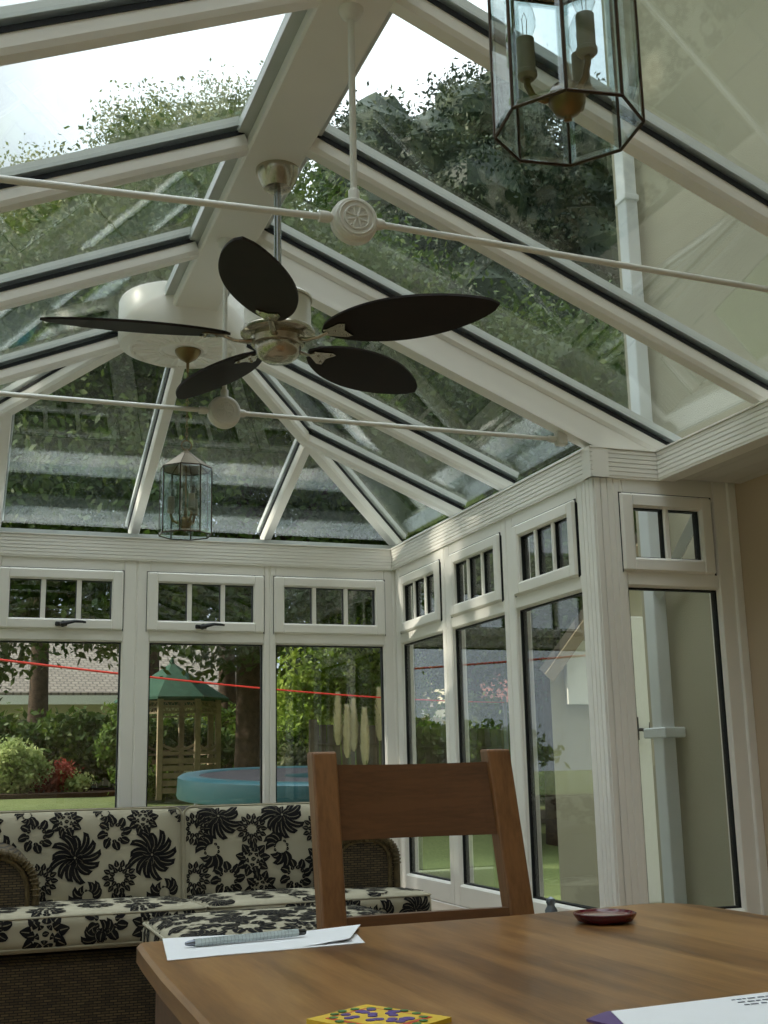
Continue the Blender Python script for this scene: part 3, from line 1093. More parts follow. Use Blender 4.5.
# ------------------------------------------------------------------ lanterns
def lantern(x, y, ztop, zbot, rad, zceil, rot, label, hook_h=0.07, chain=True):
    """octagonal bevelled glass lantern, ztop = shoulder, zbot = bottom rim"""
    rt = thing('lantern', label, 'lantern', (x, y, zceil), 'octagonal glass lanterns')
    zap = ztop + 0.060
    ring = lambda r_, z: [Vector((x + r_ * math.cos(rot + k * math.pi / 4), y + r_ * math.sin(rot + k * math.pi / 4), z)) for k in range(8)]
    T, B, A = ring(rad, ztop), ring(rad, zbot), ring(0.022, zap)
    fm = MB()
    rr = 0.0026
    for k in range(8):
        k2 = (k + 1) % 8
        fm.tube([T[k], B[k]], rr, 6); fm.tube([T[k], T[k2]], rr, 6); fm.tube([B[k], B[k2]], rr, 6)
        fm.tube([T[k], A[k]], rr * .8, 6)
    frm = fm.build('lantern_frame', 'lead', rt)
    # roof leaves of the cap
    mb = MB()
    for k in range(8):
        k2 = (k + 1) % 8
        a, b, c, d = T[k], T[k2], A[k2], A[k]
        mb.add([a, b, c, d], [(0, 1, 2, 3)])
        up = Vector((0, 0, 0.002))
        mb.add([a + up, b + up, c + up, d + up], [(3, 2, 1, 0)])
    mb.lathe([(0.024, zap - 0.003), (0.02, zap + 0.006), (0.007, zap + 0.012), (0.006, zap + 0.022)], (x, y, 0), n=16)
    mb.build('lantern_cap', 'cap_metal', rt)
    for k in range(8):
        k2 = (k + 1) % 8
        mb = MB()
        p0, p1, p2, p3 = B[k], B[k2], T[k2], T[k]
        ux = (p1 - p0).normalized(); e = 0.0095
        nrm = ux.cross(Vector((0, 0, 1))).normalized() * 0.0022
        zz = Vector((0, 0, 1))
        i0, i1, i2, i3 = p0 + ux * e + zz * e, p1 - ux * e + zz * e, p2 - ux * e - zz * e, p3 + ux * e - zz * e
        o = [i0 + nrm, i1 + nrm, i2 + nrm, i3 + nrm]
        i_ = [i0 - nrm, i1 - nrm, i2 - nrm, i3 - nrm]
        rim = [p0, p1, p2, p3]
        mb.add(o + i_ + rim, [(0, 1, 2, 3), (7, 6, 5, 4)], 0)
        mb.add(o + i_ + rim, [(8, 9, 1, 0), (9, 10, 2, 1), (10, 11, 3, 2), (11, 8, 0, 3), (9, 8, 4, 5), (10, 9, 5, 6), (11, 10, 6, 7), (8, 11, 7, 4)], 1)
        mb.build('glass_panel', ['glass_lantern', 'glass_bevel'], rt)
    # bulb cluster
    zc_ = zbot + 0.055
    mb = MB().lathe([(0.0, zc_ - 0.042), (0.006, zc_ - 0.040), (0.006, zc_ - 0.034), (0.018, zc_ - 0.028), (0.027, zc_ - 0.012), (0.027, zc_ + 0.0), (0.022, zc_ + 0.012), (0.008, zc_ + 0.02), (0.006, zc_ + 0.05)], (x, y, 0), n=24)
    mb.tube([(x, y, zc_ + 0.04), (x, y, zap)], 0.0035, 8)
    for q in range(3):
        a = rot + 0.35 + q * 2 * math.pi / 3
        u = Vector((math.cos(a), math.sin(a), 0))
        c0 = Vector((x, y, zc_))
        mb.tube([c0 + u * 0.015, c0 + u * 0.032 - Vector((0, 0, .006)), c0 + u * 0.048 + Vector((0, 0, .002)), c0 + u * 0.056 + Vector((0, 0, .02)), c0 + u * 0.056 + Vector((0, 0, .034))], 0.0052, 8)
    cl = mb.build('arm_cluster', 'brass', rt)
    for q in range(3):
        a = rot + 0.35 + q * 2 * math.pi / 3
        c0 = Vector((x + 0.056 * math.cos(a), y + 0.056 * math.sin(a), zc_ + 0.030))
        MB().lathe([(0.0, 0), (0.010, 0.0), (0.0155, 0.006), (0.0155, 0.012), (0.0135, 0.014), (0.0135, 0.066), (0.0105, 0.068), (0, 0.068)], c0, n=18).build('candle_tube', 'candle', cl)
        MB().lathe([(0.009, 0.066), (0.011, 0.072), (0.0165, 0.088), (0.017, 0.098), (0.0135, 0.115), (0.006, 0.132), (0.0, 0.140)], c0, n=18).tube([c0 + Vector((-0.003, 0, 0.075)), c0 + Vector((-0.004, 0, 0.10)), c0 + Vector((0, 0, 0.112)), c0 + Vector((0.004, 0, 0.10)), c0 + Vector((0.003, 0, 0.075))], 0.0006, 5, mat=1).build('bulb', ['glass_bulb', 'nickel'], cl)
    # suspension
    mb = MB().lathe([(0.0, zceil - 0.002), (0.052, zceil - 0.002), (0.050, zceil - 0.012), (0.034, zceil - 0.034), (0.014, zceil - 0.046), (0.006, zceil - 0.052), (0.0055, zceil - 0.085), (0.004, zceil - 0.09)], (x, y, 0), n=24)
    mb.build('rose', 'brass', rt)
    mb = MB()
    lr = 0.020
    mb.tube([(x + lr * math.cos(a), y, zap + 0.036 + lr * math.sin(a)) for a in np.linspace(0, 2 * math.pi, 21)[:-1]], 0.0022, 6, closed=True)
    z = zap + 0.055
    k = 0
    while z < zceil - 0.085:
        pts = []
        for a in np.linspace(0, 2 * math.pi, 13)[:-1]:
            dx = 0.0048 * math.cos(a)
            pts.append((x + (dx if k % 2 else 0), y + (0 if k % 2 else dx), z + 0.009 + 0.010 * math.sin(a)))
        mb.tube(pts, 0.0014, 5, closed=True)
        z += 0.0165
        k += 1
    mb.build('chain', 'brass', rt)
    return rt


lantern(0.806, 4.45, 2.186, 1.925, 0.101, 2.672, R(22.5), 'small far octagonal glass lantern hanging from the round ceiling rose')
lantern(0.800, 1.378, 2.215, 1.935, 0.107, 2.755, R(15), 'near octagonal glass lantern cut off by the top edge of the photo')

# ------------------------------------------------------------------ table
tb = thing('dining_table', 'large light oak dining table in the foreground', 'dining table', (0.9, 1.2, 0))
outline = [(0.285, 0.10), (0.282, 0.90), (0.282, 1.40), (0.289, 1.72), (0.299, 1.96), (0.305, 2.066), (0.312, 2.079), (0.330, 2.085), (0.70, 2.088), (1.00, 2.104), (1.20, 2.132),
           (1.310, 2.150), (1.352, 2.142), (1.380, 2.118), (1.396, 2.07), (1.402, 1.95), (1.405, 1.7), (1.405, 0.10)]


def inset(poly, d):
    n = len(poly)
    out = []
    for i in range(n):
        a, b, c = Vector(poly[i - 1] + (0,)), Vector(poly[i] + (0,)), Vector(poly[(i + 1) % n] + (0,))
        n1 = Vector((-(b - a).y, (b - a).x, 0)).normalized()
        n2 = Vector((-(c - b).y, (c - b).x, 0)).normalized()
        nn = (n1 + n2).normalized()
        out.append(tuple((b - nn * d).xy))
    return out


mb = MB()
rings = [(inset(outline, 0.006), 0.725), (outline, 0.731), (outline, 0.754), (inset(outline, 0.006), 0.760)]
n = len(outline)
vs = []
for poly, z in rings:
    # outline runs clockwise, so positive inset moves inwards when d is negated
    vs += [(x, y, z) for x, y in poly]
fs = []
for r_ in range(3):
    for i in range(n):
        j = (i + 1) % n
        fs.append((r_ * n + j, r_ * n + i, (r_ + 1) * n + i, (r_ + 1) * n + j))
fs.append(tuple(range(n)))
fs.append(tuple(3 * n + i for i in range(n - 1, -1, -1)))
mb.add(vs, fs)
top = mb.build('tabletop', 'oak_planks', tb)
mb = MB()
mb.box((0.330, 0.20, 0.625), (0.352, 2.02, 0.727)); mb.box((0.345, 2.015, 0.625), (1.36, 2.037, 0.727))
mb.box((1.345, 0.20, 0.625), (1.367, 2.03, 0.727)); mb.box((0.345, 0.20, 0.625), (1.35, 0.222, 0.727))
mb.build('apron', 'oak_rail', tb)
for (x, y) in ((0.338, 1.945), (1.275, 1.945), (0.338, 0.21), (1.275, 0.21)):
    MB().box((x, y, 0), (x + 0.085, y + 0.085, 0.727), bev=0.006).build('leg', 'oak_leg', tb)

# ------------------------------------------------------------------ dining chair
ch = thing('dining_chair', 'solid oak high-back dining chair pushed in at the far table edge', 'dining chair', (0.95, 2.3, 0))
CY = 2.45


def post(x0t, x1t, x0b, x1b):
    # front y, leaning back towards the top
    mb = MB()
    P = []
    segs = [(0.0, 2.36, x0b, x1b), (0.45, 2.34, x0b, x1b), (0.72, 2.385, x0b + (x0t - x0b) * .3, x1b + (x1t - x1b) * .3), (1.07, 2.45, x0t, x1t)]
    th = 0.045
    vs = []
    for z, y, a, b in segs:
        vs += [(a, y, z), (b, y, z), (b, y + th, z), (a, y + th, z)]
    fs = [(0, 3, 2, 1), (12, 13, 14, 15)]
    for k in range(3):
        o = k * 4
        for i in range(4):
            j = (i + 1) % 4
            fs.append((o + i, o + j, o + 4 + j, o + 4 + i))
    mb.add(vs, fs)
    o = mb.build('leg', 'oak_post', ch)
    md = o.modifiers.new('bevel', 'BEVEL'); md.width = 0.005; md.segments = 2
    return o


post(0.719, 0.774, 0.719, 0.772)
post(1.124, 1.180, 1.140, 1.198)


def curved_rail(name, z0, z1, y0, y1, bow, x0=0.765, x1=1.135, th=0.022, toparc=0.0):
    mb = MB()
    n = 14
    vs = []
    for i in range(n + 1):
        s_ = i / n
        x = x0 + (x1 - x0) * s_
        q = bow * 4 * s_ * (1 - s_)
        ta = toparc * 4 * s_ * (1 - s_)
        vs += [(x, y0 + q, z0), (x, y1 + q, z1 + ta), (x, y1 + q + th, z1 + ta), (x, y0 + q + th, z0)]
    fs = [(0, 1, 2, 3), tuple(n * 4 + k for k in (3, 2, 1, 0))]
    for i in range(n):
        o = i * 4
        for k in range(4):
            k2 = (k + 1) % 4
            fs.append((o + k, o + 4 + k, o + 4 + k2, o + k2))
    mb.add(vs, fs, 0, False)
    return mb.build(name, 'oak_rail', ch)


curved_rail('top_rail', 0.888, 1.043, 2.428, 2.456, 0.022, toparc=-0.002)
curved_rail('lower_rail', 0.700, 0.739, 2.385, 2.392, 0.010, x1=1.145)
mb = MB().box((0.715, 1.95, 0.43), (1.20, 2.36, 0.465), bev=0.01)
mb.build('seat', 'oak_rail', ch)
MB().box((0.76, 1.98, 0.37), (1.155, 2.34, 0.43)).build('seat_frame', 'oak_rail', ch)
for x in (0.72, 1.155):
    MB().box((x, 1.96, 0), (x + 0.04, 2.0, 0.43), bev=0.004).build('leg', 'oak_post', ch)

# ------------------------------------------------------------------ flowers for the cloth


def petal(cx, cy, a, r0, r1, w, curl=0.0, n=7, tip=1.0, end=0.83):
    """outline of a petal from radius r0 to r1, curling sideways"""
    L_, R_ = [], []
    for i in range(n + 1):
        s_ = i / n
        r_ = r0 + (r1 - r0) * s_
        an = a + curl * s_ * s_
        wid = w * math.sin(math.pi * min(1, 0.12 + end * s_ ** tip))
        ux, uy = math.cos(an), math.sin(an)
        L_.append((cx + ux * r_ - uy * wid, cy + uy * r_ + ux * wid))
        R_.append((cx + ux * r_ + uy * wid, cy + uy * r_ - ux * wid))
    return L_ + R_[::-1]


def fl_chrys(cx, cy, r, rot):
    out = []
    for k in range(13):
        a = rot + k * 2 * math.pi / 13
        sg = 1 if math.cos(a) > 0 else -1
        rr = r * (0.94 + 0.10 * math.sin(k * 2.3))
        out.append(petal(cx, cy, a, r * 0.12, rr, r * 0.150, curl=0.38, tip=1.5, end=0.62))
    for k in range(7):
        a = rot + 0.3 + k * 2 * math.pi / 7
        out.append(petal(cx, cy, a, r * 0.04, r * 0.42, r * 0.10, curl=-0.4, tip=1.5))
    return out


def fl_ring(cx, cy, r, rot):
    out = []
    for k in range(14):
        out.append(petal(cx, cy, rot + k * 2 * math.pi / 14, r * 0.60, r * 1.0, r * 0.155, tip=0.8))
    for k in range(10):
        out.append(petal(cx, cy, rot + 0.2 + k * 2 * math.pi / 10, r * 0.30, r * 0.66, r * 0.14, tip=0.8))
    return out


def fl_star(cx, cy, r, rot):
    out = []
    for k in range(8):
        out.append(petal(cx, cy, rot + k * math.pi / 4, r * 0.50, r * 1.02, r * 0.25, curl=0.12, tip=0.8, end=0.76))
    for k in range(9):
        out.append(petal(cx, cy, rot + 0.4 + k * 2 * math.pi / 9, r * 0.38, r * 0.62, r * 0.13, tip=0.8))
    return out


def fl_rose(cx, cy, r, rot):
    out = []
    for lay, (q, cnt, w_) in enumerate(((1.0, 9, 0.27), (0.72, 7, 0.22), (0.42, 5, 0.16))):
        for k in range(cnt):
            a = rot + lay * 0.35 + k * 2 * math.pi / cnt
            out.append(petal(cx, cy, a, r * q * 0.55, r * q, r * w_ * 0.9, tip=0.55))
    out.append(petal(cx, cy, rot, -r * 0.1, r * 0.18, r * 0.12))
    return out


def fl_orchid(cx, cy, r, rot):
    out = []
    for k, (da, q) in enumerate(((0, 1.0), (0.42, 0.85), (-0.42, 0.9), (2.6, 0.95), (3.15, 1.1), (2.15, 0.7))):
        out.append(petal(cx, cy, rot + da, r * 0.30, r * q, r * 0.27, curl=0.5 if k < 3 else -0.5, tip=1.2, end=0.68))
    for k in range(8):
        out.append(petal(cx, cy, rot + 0.7 + k * 0.62, r * 0.30, r * 0.44, r * 0.10, tip=0.8))
    return out


FL = {'c': fl_chrys, 'r': fl_ring, 's': fl_star, 'o': fl_orchid, 'p': fl_rose}


class Pillow:
    """rounded box cushion; face points are addressed in metres on a face"""

    def __init__(s, c, half, rad, crown, M_=None):
        s.c, s.h, s.r, s.k = Vector(c), half, rad, crown
        s.M = M_ or Matrix.Identity(4)

    def mapp(s, p, off=0.0):
        h = s.h
        q = Vector((max(-h[0] + s.r, min(h[0] - s.r, p[0])), max(-h[1] + s.r, min(h[1] - s.r, p[1])), max(-h[2] + s.r, min(h[2] - s.r, p[2]))))
        d = Vector(p) - q
        if d.length < 1e-9:
            d = Vector((0, 0, 1))
        d.normalize()
        w = q + d * (s.r + off)
        u = [max(-1, min(1, w[i] / h[i])) for i in range(3)]
        for i in range(3):
            a, b = u[(i + 1) % 3], u[(i + 2) % 3]
            w[i] += s.k[i] * (1 - a ** 4) * (1 - b ** 4) * (u[i] if abs(u[i]) < 1 else math.copysign(1, u[i]))
        return s.M @ (s.c + w)

    def mesh(s, mb, n=14):
        h = s.h
        for ax in range(3):
            a1, a2 = (ax + 1) % 3, (ax + 2) % 3
            for sg in (-1, 1):
                vs, fs = [], []
                for j in range(n + 1):
                    for i in range(n + 1):
                        p = [0, 0, 0]
                        # finer near the rim
                        def rim(t_, H):
                            return H * math.sin(math.pi / 2 * (2 * t_ - 1))
                        p[ax] = sg * h[ax]; p[a1] = rim(i / n, h[a1]); p[a2] = rim(j / n, h[a2])
                        vs.append(s.mapp(p))
                for j in range(n):
                    for i in range(n):
                        q = (j * (n + 1) + i, j * (n + 1) + i + 1, (j + 1) * (n + 1) + i + 1, (j + 1) * (n + 1) + i)
                        fs.append(q if sg > 0 else q[::-1])
                mb.add(vs, fs, 0, True)

    def flowers(s, mb, ax, sg, flist, vis=None, flip=1):
        """flist: (kind, u, v, r, rot) with u, v metres on the face; u is the first other axis, v the second (x,z for y faces; x,y for z faces)"""
        h = s.h
        oth = {1: (0, 2), 2: (0, 1), 0: (1, 2)}[ax]
        for kd, u, v, r_, rot in flist:
            for pet in FL[kd](u, v, r_, rot):
                cu = sum(p[0] for p in pet) / len(pet); cv = sum(p[1] for p in pet) / len(pet)
                if abs(cu) > h[oth[0]] - 0.004 or abs(cv) > h[oth[1]] - 0.004:
                    continue

                def P(uu, vv, off):
                    p = [0, 0, 0]
                    p[ax] = sg * (h[ax]); p[oth[0]] = max(-h[oth[0]], min(h[oth[0]], uu)); p[oth[1]] = max(-h[oth[1]], min(h[oth[1]], vv))
                    return s.mapp(p, off)
                n = len(pet)
                m_ = n // 2
                # strip between the two petal edges
                lo = pet[:m_]; hi = pet[m_:][::-1]
                vs, fs = [], []
                for (x1, y1), (x2, y2) in zip(lo, hi):
                    for t_ in (0.0, 0.455, 0.545, 1.0):
                        vs.append(P(x1 + (x2 - x1) * t_, y1 + (y2 - y1) * t_, 0.0018))
                mi = []
                for i in range(m_ - 1):
                    for k in range(3):
                        a = i * 4 + k
                        q = (a, a + 1, a + 5, a + 4)
                        rib = (k == 1 and 0 < i < m_ - 2)
                        mb.add([vs[t__] for t__ in q], [(0, 1, 2, 3)], 2 if rib else 1)


# ------------------------------------------------------------------ sofa
random.seed(5)
sofa = thing('wicker_sofa', 'dark wicker two-seat sofa with black flowered cream cushions', 'sofa', (0.9, 5.0, 0))
SF = 4.47        # front plane of the seat cushions
# base
mb = MB().box((-0.02, SF + 0.03, 0.06), (1.80, 5.34, 0.42), bev=0.03)
mb.build('base', 'wicker', sofa)
for x in (0.0, 1.70):
    for y in (SF + 0.06, 5.24):
        MB().lathe([(0.03, 0), (0.034, 0.05), (0.03, 0.07)], (x + 0.04, y, 0), n=14).build('foot', 'wicker_braid', sofa)
mb = MB().box((0.10, 5.30, 0.40), (1.70, 5.40, 0.86), bev=0.04)
mb.tube([(0.10, 5.35, 0.85), (1.70, 5.35, 0.85)], 0.045, 12)
mb.build('back_frame', 'wicker', sofa)


def arm(x0, x1, y0, y1, ztop, sgn):
    """arched arm: inverted U profile in x-z running along y, with a braided front rim"""
    mb = MB()
    n = 16
    cx_, hw = (x0 + x1) / 2, (x1 - x0) / 2
    prof = [(x0, 0.40)]
    for i in range(n + 1):
        a = math.pi - math.pi * i / n
        ca, sa = math.cos(a), math.sin(a)
        prof.append((cx_ + hw * math.copysign(abs(ca) ** 0.75, ca), ztop - hw * 0.75 + hw * 0.75 * sa ** 0.8))
    prof.append((x1, 0.40))
    m = 12
    vs, fs = [], []
    for j in range(m + 1):
        y = y0 + (y1 - y0) * j / m
        for (x, z) in prof:
            dz = 0.03 * math.sin(math.pi * j / m) * ((z - 0.40) / (ztop - 0.40))
            vs.append((x, y, z + dz))
    k = len(prof)
    for j in range(m):
        for i in range(k - 1):
            fs.append((j * k + i, (j + 1) * k + i, (j + 1) * k + i + 1, j * k + i + 1))
    fs.append(tuple(range(k)))
    fs.append(tuple(m * k + i for i in range(k - 1, -1, -1)))
    mb.add(vs, fs, 0, True)
    o = mb.build('arm', 'wicker', sofa)
    mb = MB()
    for off, rr in ((0.0, 0.014), (-0.03, 0.009)):
        pts = [(cx_ + (x - cx_) * (1 + off / hw), y0 - 0.004, 0.40 + (z - 0.40) * (1 + off * 1.2)) for x, z in prof]
        mb.tube(pts, rr, 8)
    # wrapped braid: small rings
    for i in range(1, k - 1):
        for t_ in (0.0, 0.5):
            a, b = prof[i], prof[min(i + 1, k - 1)]
            x, z = a[0] + (b[0] - a[0]) * t_, a[1] + (b[1] - a[1]) * t_
            d = Vector((b[0] - a[0], 0, b[1] - a[1]))
            if d.length < 1e-6:
                continue
            d.normalize()
            nx = Vector((-d.z, 0, d.x))
            pts = [Vector((x, y0 - 0.004, z)) + (nx * math.cos(q) + Vector((0, 1, 0)) * math.sin(q)) * 0.0155 for q in np.linspace(0, 2 * math.pi, 11)[:-1]]
            mb.tube(pts, 0.0035, 5, closed=True)
    mb.build('arm_rim', 'wicker_braid', o)


arm(-0.10, 0.325, 4.72, 5.34, 0.765, -1)
arm(1.46, 1.74, 4.72, 5.34, 0.765, 1)

TILT = Matrix.Rotation(R(-9), 4, 'X')
# back cushions: front face seen. local: x width, y thickness, z height


def px2cush(px, py):
    return px, py


# flower places on the two back cushions, metres from each cushion's centre


def fp(kind, px, py, r, rot, cxx):
    return (kind, 0.211 + (px - 4) * 0.00394 - cxx, (857 - py) * 0.00393, r, rot)


LB, RB = [], []
for dx_ in (-77, 0, 77, 154):
    for kd, px, py, r_, ro in (('c', 73, 855, 0.102, 0.3), ('r', 40, 876, 0.068, 0), ('s', 35, 832, 0.068, 0.1), ('p', 64, 819, 0.066, 0.2), ('o', 86, 893, 0.066, 0.5),
                               ('o', 26, 811, 0.048, 2.5), ('p', 118, 904, 0.06, 0.7)):
        if px + dx_ < 188:
            LB.append(fp(kd, px + dx_, py, r_, ro, 0.4575))
for kd, px, py, r_, ro in (('c', 221, 818, 0.10, -1.2), ('c', 290, 819, 0.10, -1.3), ('r', 256, 833, 0.066, 0), ('o', 213, 853, 0.078, 2.2), ('o', 287, 853, 0.078, 2.2), ('p', 256, 864, 0.074, 0.1),
                           ('s', 229, 883, 0.070, 0), ('s', 302, 883, 0.070, 0.2), ('p', 264, 893, 0.07, 0.5), ('r', 196, 830, 0.066, 0.4), ('r', 195, 880, 0.066, 0.1), ('p', 198, 906, 0.06, 0.4),
                           ('r', 328, 836, 0.066, 0.3), ('p', 330, 868, 0.07, 0.3), ('p', 338, 815, 0.06, 0), ('s', 350, 850, 0.066, 0), ('c', 350, 890, 0.09, 0)):
    RB.append(fp(kd, px, py, r_, ro, 1.3125))
for (x0, x1, fl) in ((0.0, 0.923, LB), (0.925, 1.70, RB)):
    Mc = Matrix.Translation(((x0 + x1) / 2, 5.10, 0.690)) @ TILT
    pl = Pillow((0, 0, 0), ((x1 - x0) / 2, 0.085, 0.198), 0.035, (0.0, 0.03, 0.004), Mc)
    mb = MB()
    pl.mesh(mb, 18)
    pl.flowers(mb, 1, -1, fl)
    pl.flowers(mb, 2, 1, [('p', u * 0.17, 0.0, 0.06, 0) for u in (-2, -1, 0, 1, 2)])
    bc = mb.build('back_cushion', ['cream_cloth', 'flock', 'flock_rib'], sofa)
    hx, hz = (x1 - x0) / 2, 0.198
    mb = MB()
    pts = []
    for (sx, sz) in ((-1, -1), (1, -1), (1, 1), (-1, 1)):
        for q in range(5):
            a = {(-1, -1): math.pi, (1, -1): 1.5 * math.pi, (1, 1): 0, (-1, 1): .5 * math.pi}[(sx, sz)] + q / 4 * math.pi / 2
            pts.append(Mc @ Vector((sx * (hx - 0.036) + 0.034 * math.cos(a), -0.070, sz * (hz - 0.036) + 0.036 * math.sin(a))))
    mb.tube(pts, 0.004, 6, closed=True)
    mb.build('piping', 'cream_cloth', bc)

# seat cushions
for (x0, x1, sd_) in ((-0.03, 0.915, 1), (0.925, 1.80, 2)):
    Mc = Matrix.Translation(((x0 + x1) / 2, (SF + 5.06) / 2, 0.492)) @ Matrix.Rotation(R(-2.0), 4, 'X')
    pl = Pillow((0, 0, 0), ((x1 - x0) / 2, (5.06 - SF) / 2, 0.062), 0.035, (0.0, 0.008, 0.014), Mc)
    mb = MB()
    pl.mesh(mb, 16)
    f1 = [('s', -0.28, 0.030, 0.07, 0), ('o', -0.36, -0.02, 0.06, 0.6), ('p', -0.10, -0.004, 0.085, 0.2), ('s', 0.11, 0.030, 0.075, 0.4), ('o', 0.09, -0.02, 0.062, 0.6), ('p', 0.27, 0.0, 0.075, 0), ('o', 0.38, 0.01, 0.06, 0.6)]
    if sd_ == 2:
        f1 = [('o', 0.22, -0.01, 0.06, 0.6), ('c', 0.36, -0.005, 0.07, 0), ('s', -0.1, 0, 0.07, 0), ('p', 0.08, 0.0, 0.07, 0)]
    pl.flowers(mb, 1, -1, f1)
    rnd = random.Random(sd_)
    tf = []
    for iu in range(6):
        for iv in range(4):
            tf.append((rnd.choice('crsop'), -0.39 + iu * 0.155 + rnd.uniform(-.015, .015), -0.22 + iv * 0.15 + (0.04 if iu % 2 else -0.03), 0.07, rnd.uniform(0, 6)))
    pl.flowers(mb, 2, 1, tf)
    sc_ = mb.build('seat_cushion', ['cream_cloth', 'flock', 'flock_rib'], sofa)
    hx, hy = (x1 - x0) / 2, (5.06 - SF) / 2
    for zz in (0.05, -0.052):
        pts = []
        for (sx, sy) in ((-1, -1), (1, -1), (1, 1), (-1, 1)):
            for q in range(5):
                a = {(-1, -1): math.pi, (1, -1): 1.5 * math.pi, (1, 1): 0, (-1, 1): .5 * math.pi}[(sx, sy)] + q / 4 * math.pi / 2
                pts.append(Mc @ Vector((sx * (hx - 0.036) + 0.034 * math.cos(a), sy * (hy - 0.036) + 0.034 * math.sin(a), zz)))
        MB().tube(pts, 0.0045, 6, closed=True).build('piping', 'cream_cloth', sc_)

# ------------------------------------------------------------------ footstool
fs_ = thing('footstool', 'wicker footstool with a flowered cushion in front of the sofa', 'footstool', (0.95, 4.0, 0))
mb = MB().box((0.70, 3.66, 0.04), (1.42, 4.28, 0.43), bev=0.035)
mb.build('base', 'wicker', fs_)
for x in (0.73, 1.35):
    for y in (3.69, 4.21):
        MB().lathe([(0.022, 0), (0.026, 0.03), (0.022, 0.05)], (x + 0.02, y + 0.02, 0), n=12).build('foot', 'wicker_braid', fs_)
Mc = Matrix.Translation((1.055, 3.99, 0.487))
pl = Pillow((0, 0, 0), (0.405, 0.335, 0.062), 0.045, (0.0, 0.0, 0.022), Mc)
mb = MB()
pl.mesh(mb, 18)
rnd = random.Random(11)
tf = []
for iu in range(5):
    for iv in range(4):
        tf.append(('crsop'[(iu * 2 + iv * 3) % 5], -0.32 + iu * 0.16 + rnd.uniform(-.015, .015), -0.26 + iv * 0.17 + (0.04 if iu % 2 else -0.03), 0.088, rnd.uniform(0, 6)))
pl.flowers(mb, 2, 1, tf)
pl.flowers(mb, 1, -1, [('p', -0.3, 0, 0.07, 0), ('s', -0.1, 0, 0.07, 0), ('o', 0.1, 0, 0.07, 0), ('p', 0.28, 0, 0.07, 0)])
pl.flowers(mb, 0, -1, [('p', -0.2, 0, 0.06, 0), ('s', 0.0, 0, 0.06, 0), ('o', 0.2, 0, 0.06, 0)])
cu = mb.build('cushion', ['cream_cloth', 'flock', 'flock_rib'], fs_)
pts = []
for (sx, sy) in ((-1, -1), (1, -1), (1, 1), (-1, 1)):
    for q in range(6):
        a = {(-1, -1): math.pi, (1, -1): 1.5 * math.pi, (1, 1): 0, (-1, 1): .5 * math.pi}[(sx, sy)] + q / 5 * math.pi / 2
        pts.append(Mc @ Vector((sx * (0.405 - 0.05) + 0.047 * math.cos(a), sy * (0.335 - 0.05) + 0.047 * math.sin(a), 0.046)))
MB().tube(pts, 0.0045, 6, closed=True).build('piping', 'cream_cloth', cu)

# ------------------------------------------------------------------ things on the table


def sheet(name, label, pts, z0, lifts, mat='paper', cat='paper', extra=None):
    """pts: 4 corners (x,y) in order; a slightly wavy sheet with thickness"""
    n = 14
    vs = []
    a, b, c, d = [Vector(p + (0,)) for p in pts]
    for j in range(n + 1):
        for i in range(n + 1):
            u, v_ = i / n, j / n
            p = a * (1 - u) * (1 - v_) + b * u * (1 - v_) + c * u * v_ + d * (1 - u) * v_
            z = z0 + lifts(u, v_)
            vs.append((p.x, p.y, z))
    m = (n + 1) ** 2
    vs2 = [(x, y, z + 0.0008) for x, y, z in vs]
    fs = []
    for j in range(n):
        for i in range(n):
            q = (j * (n + 1) + i, j * (n + 1) + i + 1, (j + 1) * (n + 1) + i + 1, (j + 1) * (n + 1) + i)
            fs.append(q[::-1]); fs.append(tuple(k + m for k in q))
    rim = [i for i in range(n)] + [j * (n + 1) + n for j in range(n)] + [n * (n + 1) + n - i for i in range(n)] + [(n - j) * (n + 1) for j in range(n)]
    for k in range(len(rim)):
        p, q = rim[k], rim[(k + 1) % len(rim)]
        fs.append((p, q, q + m, p + m))
    mb = MB().add(vs + vs2, fs, 0, True)
    return mb


TZ = 0.7602
lift = lambda u, v_: 0.006 * max(0, u - 0.72) / 0.28 + 0.0005
mb = sheet('paper', '', [(0.319, 1.852), (0.620, 1.905), (0.690, 2.06), (0.352, 2.098)], TZ, lift)
tag(mb.build('paper', 'paper'), 'white paper sheet with a lifted corner lying under the ruled pen', 'paper', )
mb = sheet('paper', '', [(0.345, 1.862), (0.640, 1.890), (0.660, 1.99), (0.360, 2.05)], TZ - 0.0001, lambda u, v_: 0.0003)
tag(mb.build('paper', 'paper'), 'lower white paper sheet peeping out under the one with the pen', 'paper')
# ruled pen
pen = thing('pen', 'grey ruled pen lying on the white paper', 'pen', (0.47, 1.985, TZ + 0.008))
p0, p1 = Vector((0.366, 1.965, TZ + 0.0078)), Vector((0.573, 1.998, TZ + 0.0095))
MB().tube([p0 + (p1 - p0) * t_ for t_ in (0.07, 0.93)], 0.0066, 6, smooth=False).build('barrel', 'pen_grey', pen)
mb = MB()
dd = (p1 - p0).normalized(); sdv = dd.cross(Vector((0, 0, 1))).normalized()
for k in range(26):
    c0 = p0 + (p1 - p0) * (0.12 + k * 0.03)
    h = 0.0042 if k % 5 else 0.0055
    pts = [c0 + (sdv * math.cos(q) + Vector((0, 0, 1)) * math.sin(q)) * 0.0067 for q in np.linspace(0, 2 * math.pi, 7)[:-1]]
    mb.tube(pts, 0.00025, 4, closed=True, smooth=False)
mb.build('scale_marks', 'pen_mark', pen)
MB().tube([p0, p0 + (p1 - p0) * 0.03, p0 + (p1 - p0) * 0.075], [0.0025, 0.0042, 0.0052], 10).build('tip', 'pewter', pen)
MB().tube([p1 - (p1 - p0) * 0.075, p1 - (p1 - p0) * 0.01, p1], [0.0052, 0.0050, 0.003], 10).build('cap', 'black_handle', pen)
